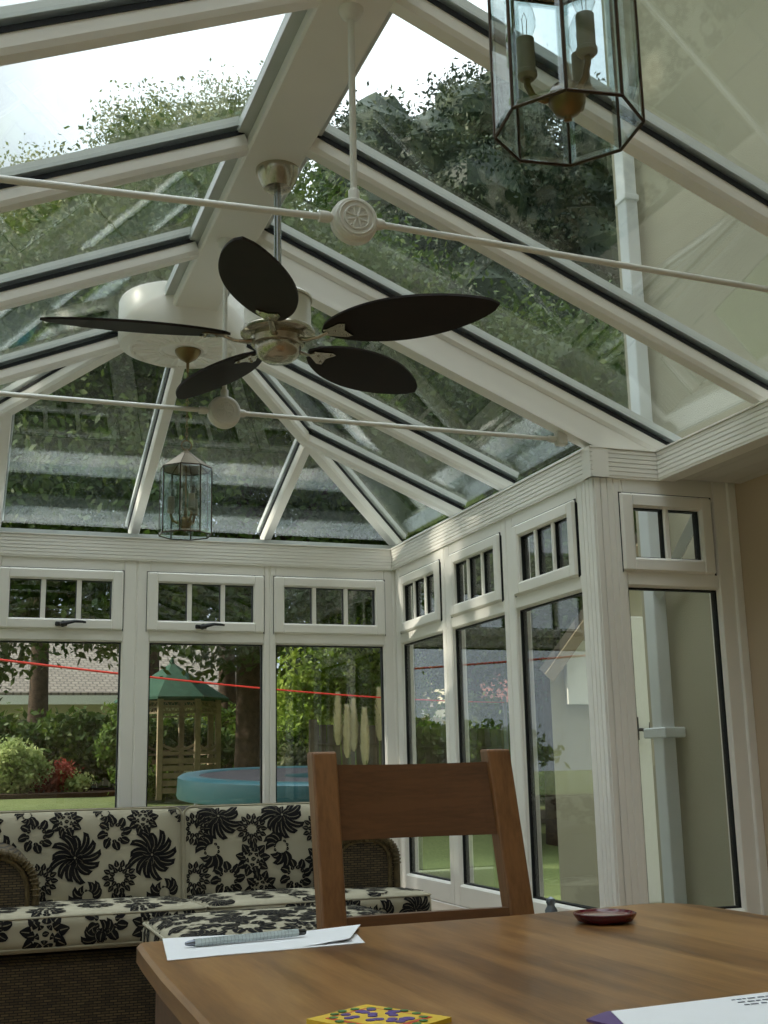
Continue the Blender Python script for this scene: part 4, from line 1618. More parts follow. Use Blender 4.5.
# dish
dish = thing('dish', 'small dark red glazed dish on the table', 'dish', (1.10, 1.93, 0.76))
MB().lathe([(0.0, 0.7603), (0.037, 0.7603), (0.047, 0.763), (0.0545, 0.773), (0.0555, 0.7765), (0.053, 0.7775), (0.048, 0.773)], (1.10, 1.93, 0), n=48).build('rim', 'dish_red', dish)
MB().lathe([(0.0, 0.768), (0.034, 0.769), (0.0485, 0.7735)], (1.10, 1.93, 0), n=48).build('glazed_centre', 'dish_glaze', dish)
# booklet
bk = thing('booklet', 'yellow booklet printed with purple berries on the table edge', 'booklet', (0.44, 1.30, 0.76))
A_, B_, C_, D_ = (0.383, 1.335), (0.470, 1.385), (0.530, 1.275), (0.44, 1.22)
MB().prism([(x, y, 0.7602) for x, y in (A_, B_, C_, D_)], (0, 0, 0.005)).build('cover', 'yellow', bk)
q4 = [Vector(p + (0.7655,)) for p in (A_, B_, C_, D_)]
cen = sum(q4, Vector()) / 4
MB().prism([cen + (p - cen) * 0.74 for p in q4], (0, 0, 0.0004)).build('printed_panel', 'orange_red', bk)
MB().prism([cen + (p - cen) * 0.66 + Vector((0, 0, .0004)) for p in q4], (0, 0, 0.0004)).build('printed_panel', 'yellow', bk)
mb, mg = MB(), MB()
rnd = random.Random(3)
for k in range(26):
    u, v_ = rnd.uniform(.18, .82), rnd.uniform(.18, .82)
    p = q4[0] * (1 - u) * (1 - v_) + q4[1] * u * (1 - v_) + q4[2] * u * v_ + q4[3] * (1 - u) * v_
    mb.lathe([(0.0058, 0.0), (0.0058, 0.0008), (0, 0.0012)], p + Vector((0, 0, .0008)), n=10)
for k in range(16):
    t_ = k / 16 * 2 * math.pi
    p = cen + (q4[1] - cen) * 0.62 * math.cos(t_) + (q4[0] - cen) * 0.62 * math.sin(t_)
    mg.lathe([(0.0055, 0.0), (0.0055, 0.0006), (0, 0.0009)], p + Vector((0, 0, .0006)), n=6)
mb.build('printed_berries', 'berry', bk)
mg.build('printed_leaves', 'leaf_print', bk)
# folder and letter
fo = MB().prism([(0.662, 1.214, TZ), (0.700, 1.240, TZ), (0.93, 1.245, TZ), (0.86, 1.05, TZ), (0.70, 1.05, TZ)], (0, 0, 0.0025))
tag(fo.build('folder', 'purple'), 'purple folder under the letter on the table', 'folder')
mb = sheet('letter', '', [(0.66, 1.10), (0.95, 1.10), (0.935, 1.235), (0.702, 1.230)], TZ + 0.0028, lambda u, v_: 0.006 * max(0, v_ - 0.5) * (0.3 + u))
lt = thing('letter', 'white letter with faint handwriting near the bottom right of the photo', 'letter', (0.82, 1.17, TZ))
mb.build('letter_sheet', 'paper', lt)
mb = MB()
rnd = random.Random(4)
for row in range(3):
    y = 1.215 - row * 0.012
    x = 0.85
    while x < 0.92:
        l = rnd.uniform(0.003, 0.010)
        z_ = TZ + 0.0036 + 0.006 * max(0, (y - 1.10) / 0.133 - 0.5) * (0.3 + (x - 0.69) / 0.25) + 0.0006
        mb.box((x, y, z_), (x + l, y + 0.0022, z_ + 0.0004))
        x += l + rnd.uniform(0.002, 0.005)
mb.build('handwriting', 'ink', lt)
# little ornament behind the table
orn = MB().lathe([(r_, 0.452 + (z_ - 0.452) * 1.85) for r_, z_ in [(0.0, 0.452), (0.016, 0.452), (0.018, 0.458), (0.010, 0.466), (0.011, 0.486), (0.021, 0.494), (0.022, 0.503), (0.014, 0.510), (0.013, 0.513), (0.017, 0.517), (0.014, 0.524), (0.0, 0.528)]], (1.975, 3.83, 0), n=20)
tag(orn.build('ornament', 'pewter'), 'small grey metal ornament on the window board behind the table', 'ornament')

# ------------------------------------------------------------------ garden


def crown_mesh(name, blobs, count, size, mat, seed, parent=None, droop=0.0, shell=0.55):
    """leaf cards gathered in clumps inside ellipsoidal blobs (cx,cy,cz,rx,ry,rz)"""
    rg = np.random.default_rng(seed)
    vol = np.array([b[3] * b[4] * b[5] for b in blobs]) ** 0.7
    vol = vol / vol.sum()
    which = rg.choice(len(blobs), size=max(8, count // 34), p=vol)
    B = np.array(blobs)[which]
    d = rg.normal(size=(len(which), 3)); d /= np.linalg.norm(d, axis=1)[:, None]
    rad = shell + (1 - shell) * rg.random(len(which)) ** 0.6
    cc = B[:, :3] + d * rad[:, None] * B[:, 3:6]
    cl = rg.integers(0, len(cc), count)
    spread = np.maximum(B[:, 3:6].min(axis=1), 0.25)[cl, None] * 0.16 + size * 0.8
    P = cc[cl] + rg.normal(size=(count, 3)) * spread * np.array([1, 1, 0.75])
    P[:, 2] -= droop * rg.random(count)
    a = rg.normal(size=(count, 3)); a /= np.linalg.norm(a, axis=1)[:, None]
    b = rg.normal(size=(count, 3)); b -= (b * a).sum(1)[:, None] * a; b /= np.linalg.norm(b, axis=1)[:, None]
    s_ = size * (0.6 + 0.8 * rg.random(count))[:, None]
    print(name, count) if False else None
    q0, q2 = P - a * s_, P + a * s_
    q1, q3 = P + b * s_ * 0.5, P - b * s_ * 0.5
    V = np.stack([q0, q1, q2, q3], 1).reshape(-1, 3)
    me = bpy.data.meshes.new(name)
    me.vertices.add(len(V)); me.vertices.foreach_set('co', V.astype(np.float32).ravel())
    me.loops.add(count * 4); me.loops.foreach_set('vertex_index', np.arange(count * 4, dtype=np.int32))
    me.polygons.add(count)
    me.polygons.foreach_set('loop_start', np.arange(0, count * 4, 4, dtype=np.int32))
    me.polygons.foreach_set('loop_total', np.full(count, 4, dtype=np.int32))
    me.materials.append(MATS[mat])
    me.update(calc_edges=True)
    o = bpy.data.objects.new(name, me)
    COL.objects.link(o)
    if parent is not None:
        o.parent = parent
        me.transform(parent_world(parent).inverted())
    return o


def trunk_mesh(x, y, z0, h, r, lean, branches, parent, seed):
    rg = random.Random(seed)
    mb = MB()
    pts, rs = [], []
    for i in range(9):
        t_ = i / 8
        pts.append((x + lean[0] * t_ + 0.06 * math.sin(3 * t_ + seed), y + lean[1] * t_, z0 - 0.05 + h * t_))
        rs.append(r * (1.25 - 0.25 * min(1, t_ * 5)) * (1 - 0.45 * t_))
    mb.tube(pts, rs, 12)
    for k in range(branches):
        t_ = rg.uniform(0.72, 1.0)
        i = min(8, int(t_ * 8))
        p = Vector(pts[i])
        a = rg.uniform(0, 2 * math.pi)
        L_ = min(2.4, h * rg.uniform(0.3, 0.5))
        d = Vector((math.cos(a), math.sin(a), rg.uniform(0.3, 0.9)))
        q = [p, p + d * L_ * 0.33, p + d * L_ * 0.66 + Vector((0, 0, L_ * 0.08)), p + d * L_ + Vector((0, 0, L_ * 0.2))]
        mb.tube(q, [r * 0.42, r * 0.3, r * 0.2, r * 0.07], 7)
    return mb.build('trunk', 'bark', parent)


def core_mesh(blobs, q, mat, seed, parent):  # solid leaf-coloured lumps added inside the crown to block sky gaps
    rg = random.Random(seed)
    mb = MB()
    for (x, y, z, rx, ry, rz) in blobs:
        n, m = 12, 7
        vs, fs = [], []
        for j in range(m + 1):
            t_ = math.pi * j / m
            for k in range(n):
                p = 2 * math.pi * k / n
                w = q * (1 + rg.uniform(-.16, .16))
                vs.append((x + rx * w * math.sin(t_) * math.cos(p), y + ry * w * math.sin(t_) * math.sin(p), z + rz * w * math.cos(t_)))
        for j in range(m):
            for k in range(n):
                fs.append((j * n + k, (j + 1) * n + k, (j + 1) * n + (k + 1) % n, j * n + (k + 1) % n))
        mb.add(vs, fs)
    return mb.build('inner_branches', mat, parent)


def tree(name, label, cat, x, y, blobs, count, size, mat, h, r, seed, group=None, branches=6, lean=(0, 0), droop=0.0, shell=0.55, core=0.0):
    rt = thing(name, label, cat, (x, y, gz(x, y)), group)
    if core:
        core_mesh(blobs, core, mat, seed, rt)
    trunk_mesh(x, y, gz(x, y), h, r, lean, branches, rt, seed)
    crown_mesh('crown', blobs, count, size, mat, seed, rt, droop, shell)
    return rt


# the great dark tree over the end of the roof
bl = [(4.0, 17, 6.4, 3.2, 2.8, 2.2), (1.6, 16.3, 5.0, 2.6, 2.4, 1.7), (-0.6, 16.5, 4.6, 2.2, 2, 1.9), (6.4, 17, 5.4, 2.4, 2.4, 1.8), (3.2, 16, 8.4, 2.6, 2.4, 1.7), (0.8, 17, 7.2, 2.4, 2.2, 1.8), (5.6, 17.4, 8.2, 2.4, 2.2, 1.7),
      (0.3, 15.6, 3.1, 1.3, 1.1, .8), (0.0, 15.2, 2.5, .7, .8, .45), (2.0, 15.4, 3.2, 1.3, 1.0, .6), (3.4, 15.6, 3.1, 1.3, 1.1, .6), (5.2, 15.6, 3.5, 1.4, 1.1, .5), (0.3, 15.6, 3.6, 1.5, 1.1, .6), (2.4, 15.4, 3.8, 1.5, 1.0, .6), (4.2, 15.4, 3.7, 1.5, 1.0, .6)]
tree('garden_tree', 'great dark leafy tree with a thick trunk beside the summerhouse', 'tree', 4.0, 17.0, bl, 105000, 0.062, 'leaf_deep', 5.2, 0.24, 1, branches=9, droop=0.25, shell=0.3)
tree('birch_tree', 'bright green tree in sun behind the window nearest the room corner', 'tree', 6.0, 18.6, [(6.0, 18.6, 2.7, 1.0, 0.8, 0.75), (5.3, 18.5, 2.1, 0.55, 0.6, 0.6), (6.8, 18.6, 2.4, 0.6, .6, 0.7)], 22000, 0.045, 'leaf_bright', 1.6, 0.06, 2)
# tall backdrop
specs = [  # x, y, top height, radius, kind
    (1.5, 24, 13.7, 1.7, 'a'), (3.6, 23.5, 15.1, 1.8, 'a'), (5.4, 24.5, 16.4, 1.9, 'a'),
]
names_ = ['feathery ash tree low at the left of the sky, behind the roof glass', 'feathery ash tree rising highest left of the ridge', 'feathery tree seen against the sky just beside the ridge']
for i, (x, y, H_, r_, k) in enumerate(specs):
    bl = [(x, y, H_ - r_ * 0.9, r_ * 0.8, r_ * 0.8, r_ * 1.0), (x - r_ * .6, y, H_ - r_ * 2.2, r_, r_, r_ * 1.1), (x + r_ * .6, y, H_ - r_ * 2.4, r_, r_, r_ * 1.1), (x, y, H_ - r_ * 3.8, r_ * 1.1, r_, r_ * 1.2)]
    tree('ash_tree', names_[i], 'tree', x, y, bl, 80000, 0.046, 'leaf_ash', H_ * 0.6, 0.2, 20 + i, 'feathery trees at the back of the garden', branches=2, shell=0.62, core=0.66)
cons = [(7.5, 21.0, 14.7, 1.5), (9.1, 20.4, 14.9, 1.5), (10.7, 20.8, 15.9, 1.55), (12.3, 20.2, 15.3, 1.5), (13.9, 20.6, 16.2, 1.5), (15.6, 20.4, 15.2, 1.4), (17.3, 20.4, 15.6, 1.5), (19.2, 21, 14.4, 1.6)]
cl_ = ['leftmost dark conifer of the tall row beside the ridge', 'second dark conifer from the left in the tall row', 'third dark conifer from the left, beside the lantern', 'fourth dark conifer in the tall row, behind the near lantern',
       'fifth dark conifer in the tall row, right of the near lantern', 'sixth dark conifer in the row, half hidden by the house corner', 'seventh dark conifer in the row behind the house', 'rightmost dark conifer of the row behind the house']
for i, (x, y, H_, r_) in enumerate(cons):
    bl = []
    zb_ = 4.3 if i in (1, 2) else 5.0
    n_ = 12
    rg = random.Random(i)
    for k in range(n_):
        t_ = k / (n_ - 1)
        z = zb_ + (H_ - r_ * 0.55 - zb_) * t_
        rr = r_ * (1.2 - 0.58 * t_ ** 2.0)
        bl.append((x + rg.uniform(-.35, .35), y + rg.uniform(-.3, .3), z, rr, rr, rr * 1.05))
    tree('conifer', cl_[i], 'tree', x, y, bl, 60000, 0.055, 'leaf_conifer', H_ * 0.7, 0.2, 40 + i, 'tall dark conifers behind the right roof slope', branches=0, shell=0.80, core=0.86)
# mid-height leafy trees in front of the conifers, seen through the right roof slope
mids = [(8.2, 15.5, 8.0, 2.2, 'leaf_deep', 'green leafy tree seen through the roof right of the fan'), (11.2, 14.6, 7.2, 2.0, 'leaf_deep', 'dark leafy tree seen through the roof beside the cream house corner'),
        (10.0, 17.5, 8.6, 2.0, 'leaf_deep', 'green tree between the conifers and the nearer leafy trees')]
for i, (x, y, H_, r_, m_, lb) in enumerate(mids):
    bl = [(x, y, H_ - r_, r_, r_, r_), (x - r_ * .7, y, H_ - r_ * 1.6, r_ * .9, r_ * .8, r_ * .9), (x + r_ * .7, y, H_ - r_ * 1.6, r_ * .9, r_ * .8, r_ * .9), (x, y - .3, H_ - r_ * 1.9, r_ * 1.1, r_, r_ * .7)]
    tree('leafy_tree', lb, 'tree', x, y, bl, 60000, 0.055, m_, H_ * .5, 0.16, 60 + i, 'leafy trees around the lawn', shell=0.35, core=0.7)
# trees added out of view on the left to shade the conservatory, seen in reflections
for i, (x, y) in enumerate(((-7.5, 2.0), (-7.7, 5.0), (-8.5, 10.0), (-7.5, -1.8))):
    bl = [(x, y, 7.2, 2.3, 2.4, 2.0), (x, y - 1, 5.2, 2.4, 2.4, 1.9), (x, y + 1, 4.8, 2.4, 2.4, 2.0), (x, y, 9.6, 2.2, 2.2, 1.8), (x, y, 11.8, 1.8, 2.0, 1.6)]
    tree('shade_tree', ['added shade tree level with the table', 'added shade tree level with the sofa', 'added shade tree beyond the end of the room', 'added shade tree beside the house'][i], 'tree', x, y, bl, 5000 if i == 2 else 30000, 0.14, 'leaf_mid', 5.0, 0.2, 80 + i, 'shade trees added on the left', shell=0.2)

# hedge and shrubs


def shrub(name, label, cat, x, y, w, h, mat, seed, count=3500, size=0.05, group=None, deep=None):
    z0 = gz(x, y)
    rt = thing(name, label, cat, (x, y, z0), group)
    rg = random.Random(seed)
    d_ = deep or w * 0.5
    bl = [(x + rg.uniform(-.35, .35) * w, y + rg.uniform(-.3, .3) * d_, z0 + h * rg.uniform(.3, .72), w * .32, d_ * .5, h * .3) for _ in range(6)] + [(x, y, z0 + h * 0.45, w * .42, d_ * .6, h * .42)]
    mb = MB()
    for k in range(5):
        a = rg.uniform(0, 6.28)
        mb.tube([(x, y, z0 - 0.02), (x + math.cos(a) * w * .12, y + math.sin(a) * w * .1, z0 + h * .35), (x + math.cos(a) * w * .3, y + math.sin(a) * w * .2, z0 + h * .75)], [0.025, 0.016, 0.006], 6)
    mb.build('stems', 'bark', rt)
    crown_mesh('foliage', bl, count, size, mat, seed, rt, shell=0.4)
    return rt


shrub('hedge', 'dark green hedge across the back of the lawn on the left', 'hedge', 1.6, 22.2, 7.2, 1.3, 'leaf_deep', 101, 16000, 0.08, deep=1.6)
shrub('shrub', 'pale yellow-green rounded shrub at the left end of the border', 'shrub', 1.0, 20.6, 1.0, 0.98, 'leaf_pale', 102, 4500, 0.045)
shrub('shrub', 'dark red-leaved shrub beside the pale one', 'shrub', 1.60, 20.8, 0.55, 0.55, 'leaf_red', 103, 2200, 0.04)
shrub('shrub', 'tiny yellow-green shrub right of the red-leaved one', 'shrub', 1.98, 20.7, 0.34, 0.34, 'leaf_pale', 104, 1200, 0.035)
shrub('shrub', 'variegated tall shrub left of the summerhouse', 'shrub', 2.75, 21.0, 0.8, 1.6, 'leaf_mid', 105, 4500, 0.05)
shrub('shrub', 'deep green shrub behind the trampoline beside the tree trunk', 'shrub', 5.1, 18.5, 1.1, 1.4, 'leaf_mid', 106, 5000, 0.05)
shrub('shrub', 'grey-green shrub in front of the bright tree', 'shrub', 5.0, 17.3, 0.8, 1.1, 'leaf_ash', 107, 4500, 0.05)
shrub('shrub', 'low green shrub under the summerhouse wall', 'shrub', 3.0, 19.5, 0.8, 0.6, 'leaf_mid', 108, 3000, 0.045)
shrub('shrub', 'leafy green bush in front of the red-roofed bungalow', 'shrub', 9.1, 19.6, 1.1, 1.9, 'leaf_mid', 109, 8000, 0.06)
shrub('shrub', 'rockery shrub beside the cream outbuilding', 'shrub', 9.9, 18.6, 0.8, 1.0, 'leaf_deep', 110, 4000, 0.05)
shrub('hedge', 'tall dark hedge closing the garden behind the bright tree', 'hedge', 7.4, 24.5, 6.5, 2.6, 'leaf_mid', 111, 14000, 0.08, deep=1.5)
shrub('hedge', 'long boundary hedge at the far left', 'hedge', -4.5, 22.6, 6.0, 1.3, 'leaf_mid', 112, 10000, 0.09, deep=1.6)
# soil border
mb = MB()
P = [(-3, 20.2), (2.3, 20.0), (3.0, 20.4), (3.0, 22.5), (-3, 22.5)]
mb.prism([(x, y, gz(x, y) - 0.02) for x, y in P], (0, 0, 0.09))
struct(mb.build('trim_border', 'soil'), 'dark soil border in front of the hedge')

mb = MB()
for i in range(14):
    for j in range(6):
        x, y = -3.0 + i * 0.6, 5.75 + j * 0.6
        if x > 3.6 and y > 7.2:
            continue
        mb.box((x + .006, y + .006, -0.16), (x + .594, y + .594, -0.06), bev=0.006)
struct(mb.build('trim_patio', 'slab'), 'grey slab patio outside the end wall')

# pampas grass
pg = thing('pampas_grass', 'clump of pampas grass with pale feathery plumes', 'pampas grass', (4.95, 14.2, gz(5, 14.2)))
rg = random.Random(8)
mb = MB()
for k in range(420):
    a = rg.uniform(0, 6.28); L_ = rg.uniform(0.7, 1.25); sp = rg.uniform(0.1, 0.6)
    x, y, z = 4.95 + 0.14 * math.cos(a), 14.2 + 0.14 * math.sin(a), gz(5, 14.2)
    px_, py_ = -math.sin(a) * 0.006, math.cos(a) * 0.006
    vs = []
    for i in range(6):
        t_ = i / 5
        r_ = sp * t_ ** 1.5
        h_ = L_ * (t_ - 0.25 * t_ ** 3)
        w_ = 1 - t_ * 0.9
        vs += [(x + math.cos(a) * r_ - px_ * w_, y + math.sin(a) * r_ - py_ * w_, z + h_), (x + math.cos(a) * r_ + px_ * w_, y + math.sin(a) * r_ + py_ * w_, z + h_)]
    mb.add(vs, [(2 * i, 2 * i + 1, 2 * i + 3, 2 * i + 2) for i in range(5)])
mb.build('blades', 'leaf_grass', pg)
for k, (dx, top) in enumerate(((-0.40, 2.00), (-0.31, 1.84), (-0.23, 1.92), (-0.15, 1.80), (-0.05, 1.74), (0.05, 2.04), (0.12, 1.88), (0.20, 2.04), (0.28, 1.92), (0.36, 2.02), (0.44, 1.88), (0.5, 1.96))):
    yy = 14.2 + rg.uniform(-.2, .2)
    x = 4.95 + dx
    mb = MB().tube([(4.95 + dx * 0.25, 14.2, gz(5, 14.2)), (x - dx * 0.15, yy, 0.9), (x, yy, top - 0.1)], 0.008, 5)
    mb.build('stalk', 'leaf_grass', pg)
    n = 1600
    V = []
    mb = MB()
    for q in range(n):
        t_ = rg.random()
        z = top - 0.66 + 0.60 * t_
        rr = 0.105 * (t_ + 0.05) ** 0.5 * (1.02 - t_) ** 0.75
        a = rg.uniform(0, 6.28)
        c0 = Vector((x + rr * math.cos(a) * rg.random(), yy + rr * math.sin(a) * rg.random(), z))
        d = Vector((math.cos(a) * 0.4, math.sin(a) * 0.4, 1)) * 0.075
        s1 = Vector((-math.sin(a), math.cos(a), 0)) * 0.004
        mb.add([c0 - s1, c0 + s1, c0 + d], [(0, 1, 2)])
    mb.build('plume', 'plume', pg)

# trampoline
tx, ty, tz = 3.62, 11.9, gz(3.6, 11.9)
tr = thing('trampoline', 'round garden trampoline with a turquoise padded rim', 'trampoline', (tx, ty, tz))
ztp = 0.955
MB().lathe([(1.27, ztp + 0.035), (1.30, ztp + 0.055), (1.45, ztp + 0.055), (1.49, ztp + 0.03), (1.50, ztp - 0.15), (1.49, ztp - 0.17), (1.47, ztp - 0.15), (1.45, ztp - 0.01), (1.29, ztp), (1.27, ztp + 0.035)], (tx, ty, 0), n=64).build('rim_pad', 'tramp_blue', tr)
MB().lathe([(0.0, ztp + 0.02), (1.28, ztp + 0.035), (1.28, ztp + 0.045), (0.0, ztp + 0.03)], (tx, ty, 0), n=48).build('bouncing_mat', 'tramp_mat', tr)
for k in range(6):
    a = k * math.pi / 3 + 0.45
    x, y = tx + 1.42 * math.cos(a), ty + 1.42 * math.sin(a)
    MB().tube([(x, y, ztp - 0.05), (x, y, tz + 0.02)], 0.02, 8).build('leg', 'galv', tr)
MB().tube([(tx + 1.42 * math.cos(a), ty + 1.42 * math.sin(a), ztp - 0.06) for a in np.linspace(0, 2 * math.pi, 49)[:-1]], 0.02, 8, closed=True).build('frame_ring', 'galv', tr)

tr.rotation_euler = (R(3.4), 0, 0)

# summerhouse (octagonal gazebo)
gx_, gy_ = 3.42, 19.9
g0 = gz(gx_, gy_)
gb = thing('summerhouse', 'small pale timber summerhouse with a green felt roof', 'summerhouse', (gx_, gy_, g0))
oct_ = lambda r_, z, ph=R(22.5): [Vector((gx_ + r_ * math.cos(ph + k * math.pi / 4), gy_ + r_ * math.sin(ph + k * math.pi / 4), z)) for k in range(8)]
ze, zp = 2.24, 2.86
E_, A2 = oct_(0.96, ze), Vector((gx_, gy_, zp))
mb = MB()
for k in range(8):
    a, b = E_[k], E_[(k + 1) % 8]
    mb.add([a, b, A2, a - Vector((0, 0, .04)), b - Vector((0, 0, .04)), A2 - Vector((0, 0, .08))], [(0, 1, 2), (5, 4, 3), (0, 3, 4, 1)])
mb.lathe([(0.0, zp - 0.05), (0.05, zp - .04), (0.03, zp + 0.05), (0, zp + .1)], (gx_, gy_, 0), n=10)
mb.build('roof', 'felt_green', gb)
Pp = oct_(0.78, 0)
for k in range(8):
    p = Pp[k]
    MB().box((p.x - 0.045, p.y - 0.045, g0 - 0.05), (p.x + 0.045, p.y + 0.045, ze), bev=0.006).build('post', 'timber_pale', gb)
for k in range(8):
    a, b = Pp[k], Pp[(k + 1) % 8]
    d = (b - a).normalized(); nn = d.cross(Vector((0, 0, 1))) * 0.012
    mb = MB()
    L_ = (b - a).length

    def bd(s0, s1, z0, z1, z2=None, z3=None):
        p, q = a + d * s0, a + d * s1
        z2 = z0 if z2 is None else z2; z3 = z1 if z3 is None else z3
        mb.hexa([(p.x - nn.x, p.y - nn.y, z0), (q.x - nn.x, q.y - nn.y, z2), (q.x + nn.x, q.y + nn.y, z2), (p.x + nn.x, p.y + nn.y, z0),
                 (p.x - nn.x, p.y - nn.y, z1), (q.x - nn.x, q.y - nn.y, z3), (q.x + nn.x, q.y + nn.y, z3), (p.x + nn.x, p.y + nn.y, z1)])
    for q in range(3):                              # trellis under the eaves
        z = 1.98 + q * 0.09
        bd(0, L_, z, z + 0.025)
    for q in range(6):
        s_ = q * L_ / 6
        bd(s_, s_ + L_ / 6, 1.98, 2.0, 2.16, 2.18); bd(s_, s_ + L_ / 6, 2.16, 2.18, 1.98, 2.0)
    mb.build('trellis', 'timber_pale', gb)
    mb = MB()
    if k not in (4,):
        if True:
            for q in range(5):
                z = g0 + 0.05 + q * 0.115
                bd(0, L_, z, z + 0.085)
            bd(0, 0.02, 1.1, 1.62); bd(L_ - 0.02, L_, 1.1, 1.62); bd(0, 0.02, g0, 1.2); bd(L_ - .02, L_, g0, 1.2)
            for q in range(6):                      # sagging rope-like rail
                s_ = q * L_ / 6
                f_ = lambda u: 1.50 - 0.22 * (1 - ((u / L_) * 2 - 1) ** 2) * 0.5
                bd(s_, s_ + L_ / 6, f_(s_), f_(s_) + .04, f_(s_ + L_ / 6), f_(s_ + L_ / 6) + .04)
            bd(0, L_, 1.36 - 0.02, 1.36 + 0.02)
    if mb.v:
        mb.build('boarding', 'timber_pale', gb)

# bungalow at the back left


def bungalow(label, x0, x1, y, zf, ze_, zr_, roofmat, dep=7.0, win=True):
    rt = thing('bungalow', label, 'house', ((x0 + x1) / 2, y, zf))
    MB().box((x0, y, zf), (x1, y + dep, ze_)).build('wall', 'wall_render', rt)
    mb = MB()
    ov = 0.4
    a = [(x0 - ov, y - ov, ze_), (x1 + ov, y - ov, ze_), (x1 + ov, y + dep / 2, zr_), (x0 - ov, y + dep / 2, zr_)]
    mb.prism(a, (0, 0, 0.12))
    b = [(x0 - ov, y + dep + ov, ze_), (x1 + ov, y + dep + ov, ze_), (x1 + ov, y + dep / 2, zr_), (x0 - ov, y + dep / 2, zr_)]
    mb.prism(b, (0, 0, 0.12))
    rf = mb.build('roof', roofmat, rt)
    for xx in (x0, x1):
        MB().prism([(xx, y, ze_), (xx, y + dep, ze_), (xx, y + dep / 2, zr_ - 0.1)], (0.05 if xx == x0 else -0.05, 0, 0)).build('gable', 'wall_render', rt)
    MB().box((x0 - ov, y - ov - 0.03, ze_ - 0.16), (x1 + ov, y - ov, ze_ + 0.05)).build('fascia', 'fascia_white', rt)
    if win:
        k = int((x1 - x0) // 3)
        for i in range(k):
            wx = x0 + (i + 0.5) * (x1 - x0) / k
            w_ = MB().box((wx - 0.7, y - 0.03, ze_ - 1.6), (wx + 0.7, y + 0.02, ze_ - 0.5)).build('window', 'fascia_white', rt)
            MB().box((wx - 0.62, y - 0.045, ze_ - 1.52), (wx - 0.03, y - 0.03, ze_ - 0.58)).box((wx + 0.03, y - 0.045, ze_ - 1.52), (wx + 0.62, y - 0.03, ze_ - 0.58)).build('pane', 'tramp_mat', w_)
    return rt


bungalow('long bungalow with a brown tiled roof beyond the hedge at the left', -6, 6.6, 29.5, 0.4, 2.85, 4.5, 'tiles_brown')
bungalow('bungalow with a red tiled roof seen through the right side windows', 13.6, 21.5, 29.0, 0.2, 2.5, 5.2, 'tiles_red')
bungalow('pale bungalow with a brown roof seen through the far right side window', 9.6, 12.6, 31.5, 0.2, 2.6, 3.6, 'tiles_brown')


def fence(label, a, b, h, n, gate=None):
    rt = thing('fence', label, 'fence', (a[0], a[1], gz(*a)))
    A, B = Vector(a + (0,)), Vector(b + (0,))
    d = (B - A).normalized(); L_ = (B - A).length; nn = Vector((-d.y, d.x, 0)) * 0.012
    mb = MB()
    for i in range(n):
        p, q = A + d * (L_ * i / n + 0.006), A + d * (L_ * (i + 1) / n - 0.006)
        z0 = gz(p.x, p.y) - 0.03
        mb.hexa([p - nn + Vector((0, 0, z0)), q - nn + Vector((0, 0, z0)), q + nn + Vector((0, 0, z0)), p + nn + Vector((0, 0, z0)),
                 p - nn + Vector((0, 0, z0 + h)), q - nn + Vector((0, 0, z0 + h)), q + nn + Vector((0, 0, z0 + h)), p + nn + Vector((0, 0, z0 + h))])
    mb.build('boards', 'fence_wood', rt)
    for i in range(0, n + 1, 14):
        p = A + d * (L_ * i / n) - nn * 3
        z0 = gz(p.x, p.y) - 0.05
        MB().box((p.x - 0.05, p.y - 0.05, z0), (p.x + 0.05, p.y + 0.05, z0 + h + 0.1)).build('post', 'fence_wood', rt)
    q0, q1 = A - nn * 2.5, B - nn * 2.5
    MB().tube([(q0.x, q0.y, gz(a[0], a[1]) + h * .8), (q1.x, q1.y, gz(b[0], b[1]) + h * .8)], 0.03, 6).build('rail', 'fence_wood', rt)
    return rt


fence('grey board fence behind the pampas plumes', (5.0, 17.0), (7.9, 16.6), 1.55, 28)
fence('dark board fence in front of the bungalows on the right', (8.0, 24.0), (16.0, 23.0), 1.5, 84)
fence('low board fence under the brown roof on the left', (-6.0, 25.5), (4.5, 25.5), 1.45, 84)

# rockery stones on the right of the lawn
rg = random.Random(21)
sp_ = [(8.1 + i * 0.33 + rg.uniform(-.05, .05), 17.6 - i * 0.12 + rg.uniform(-.1, .1), rg.uniform(.14, .24)) for i in range(9)]
first = None
place = ['leftmost', 'second', 'third', 'fourth', 'middle', 'sixth', 'seventh', 'eighth', 'rightmost']
for i, (x, y, s_) in enumerate(sp_):
    r2 = np.random.default_rng(i)
    mb = MB()
    vs, fs = [], []
    n, m = 10, 6
    for j in range(m + 1):
        th_ = math.pi * j / m
        for k in range(n):
            ph_ = 2 * math.pi * k / n
            q = 1 + 0.14 * math.sin(3 * ph_ + i) * math.sin(th_) + 0.1 * math.cos(2 * th_ + i * 2)
            vs.append((x + s_ * q * math.sin(th_) * math.cos(ph_), y + s_ * 0.8 * q * math.sin(th_) * math.sin(ph_), gz(x, y) + s_ * 0.3 + s_ * 0.75 * q * math.cos(th_)))
    for j in range(m):
        for k in range(n):
            fs.append((j * n + k, (j + 1) * n + k, (j + 1) * n + (k + 1) % n, j * n + (k + 1) % n))
    mb.add(vs, fs, 0, False)
    tag(mb.build('rockery_stone', 'stone_grey'), '%s grey rockery stone along the right edge of the lawn' % place[i], 'stone', 'rockery stones')

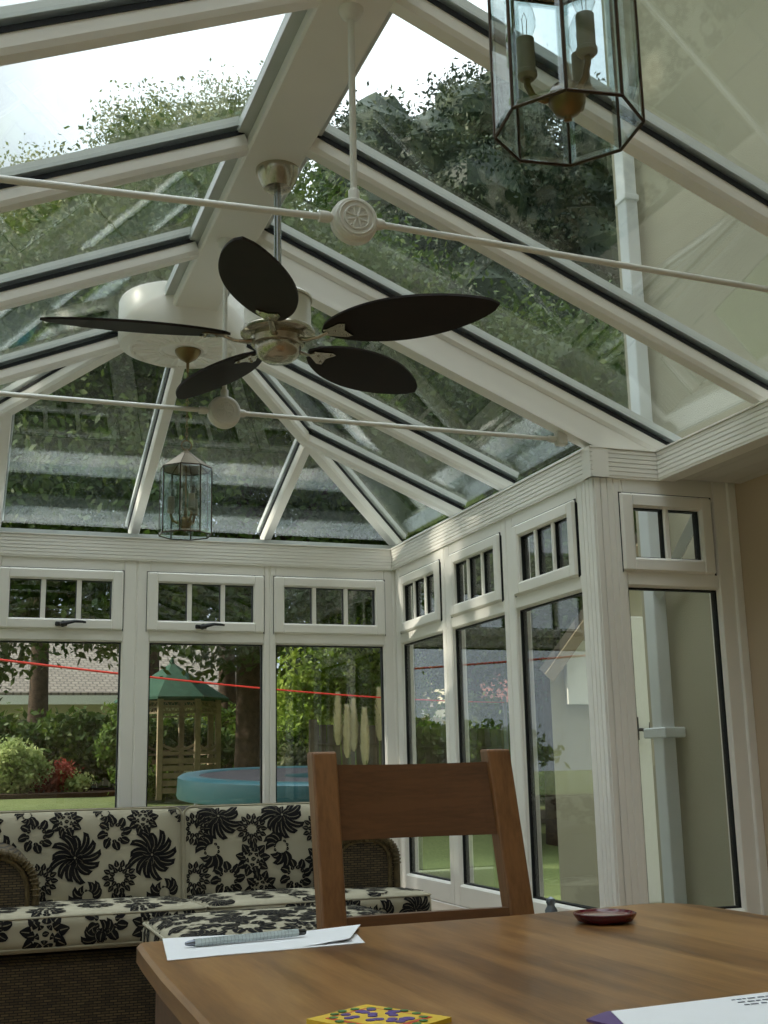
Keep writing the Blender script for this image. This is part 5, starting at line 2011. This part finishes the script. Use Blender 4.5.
# clothes line with its end posts
cl2 = thing('clothes_line', 'red clothes line strung across the garden', 'clothes line', (-1.6, 7.0, -0.1))
pa, pb = Vector((-1.2, 7.36, 1.89)), Vector((7.6, 15.9, 1.96))
pts = []
for i in range(25):
    t_ = i / 24
    p = pa.lerp(pb, t_)
    p.z -= 0.10 * 4 * t_ * (1 - t_)
    pts.append(p)
MB().tube(pts, 0.009, 6).build('line', 'line_red', cl2)
for p in (pa, pb):
    MB().tube([(p.x, p.y, gz(p.x, p.y) - 0.05), (p.x, p.y, p.z + 0.08)], 0.03, 10).build('post', 'galv', cl2)

# cream outbuilding with a steep verge and white door
ob = thing('outbuilding', 'cream rendered outbuilding with a steep gable seen through the side windows', 'outbuilding', (3.95, 7.5, -0.1))
fd_ = Vector((1, 0, 0)); sdv = Vector((0.60, 0.80, 0)).normalized()
P0 = Vector((3.945, 7.5, -0.1))
gab = [P0, P0 + fd_ * 6.0, P0 + fd_ * 6.0 + Vector((0, 0, 1.8)), P0 + fd_ * 3.0 + Vector((0, 0, 5.35)), P0 + Vector((0, 0, 1.80))]
MB().prism(gab, sdv * 6).build('wall', 'cream_render', ob)
mb = MB()
for (p, q) in ((gab[4], gab[3]), (gab[2], gab[3])):
    d = (q - p).normalized()
    up = Vector((-d.z, 0, d.x)) if d.x > 0 else Vector((d.z, 0, -d.x))
    e = p - d * 0.10
    mb.prism([e + Vector((0, -0.12, 0)), q + Vector((0, -0.12, 0)), q + up * 0.10 + Vector((0, -0.12, 0)), e + up * 0.10 + Vector((0, -0.12, 0))], sdv * 6.2)
mb.build('roof', 'tiles_brown', ob)
mb = MB()
p, q = gab[4], gab[3]
d = (q - p).normalized(); up = Vector((-d.z, 0, d.x))
mb.prism([p - d * 0.1 + Vector((0, -.14, 0)) - up * 0.03, q + Vector((0, -.14, 0)) - up * 0.03, q + Vector((0, -.14, 0)) + up * 0.05, p - d * .1 + Vector((0, -.14, 0)) + up * 0.05], (0, 0.025, 0))
mb.build('verge_board', 'timber_pale', ob)
dr = MB().box((4.40, 7.44, -0.05), (5.35, 7.50, 2.08), bev=0.006).box((4.48, 7.435, 0.1), (5.28, 7.445, 2.0))
dr = dr.build('door', 'door_white', ob)
MB().tube([(4.565, 7.40, 1.27), (4.60, 7.39, 1.27), (4.66, 7.39, 1.25), (4.67, 7.39, 1.32)], 0.012, 8).box((4.55, 7.42, 1.20), (4.59, 7.44, 1.36)).build('door_handle', 'black_handle', dr)
wd = MB().box((4.06, 7.46, 1.45), (4.32, 7.5, 1.9), bev=0.004).build('window_panel', 'door_white', ob)  # plain pale rectangle on the gable wall
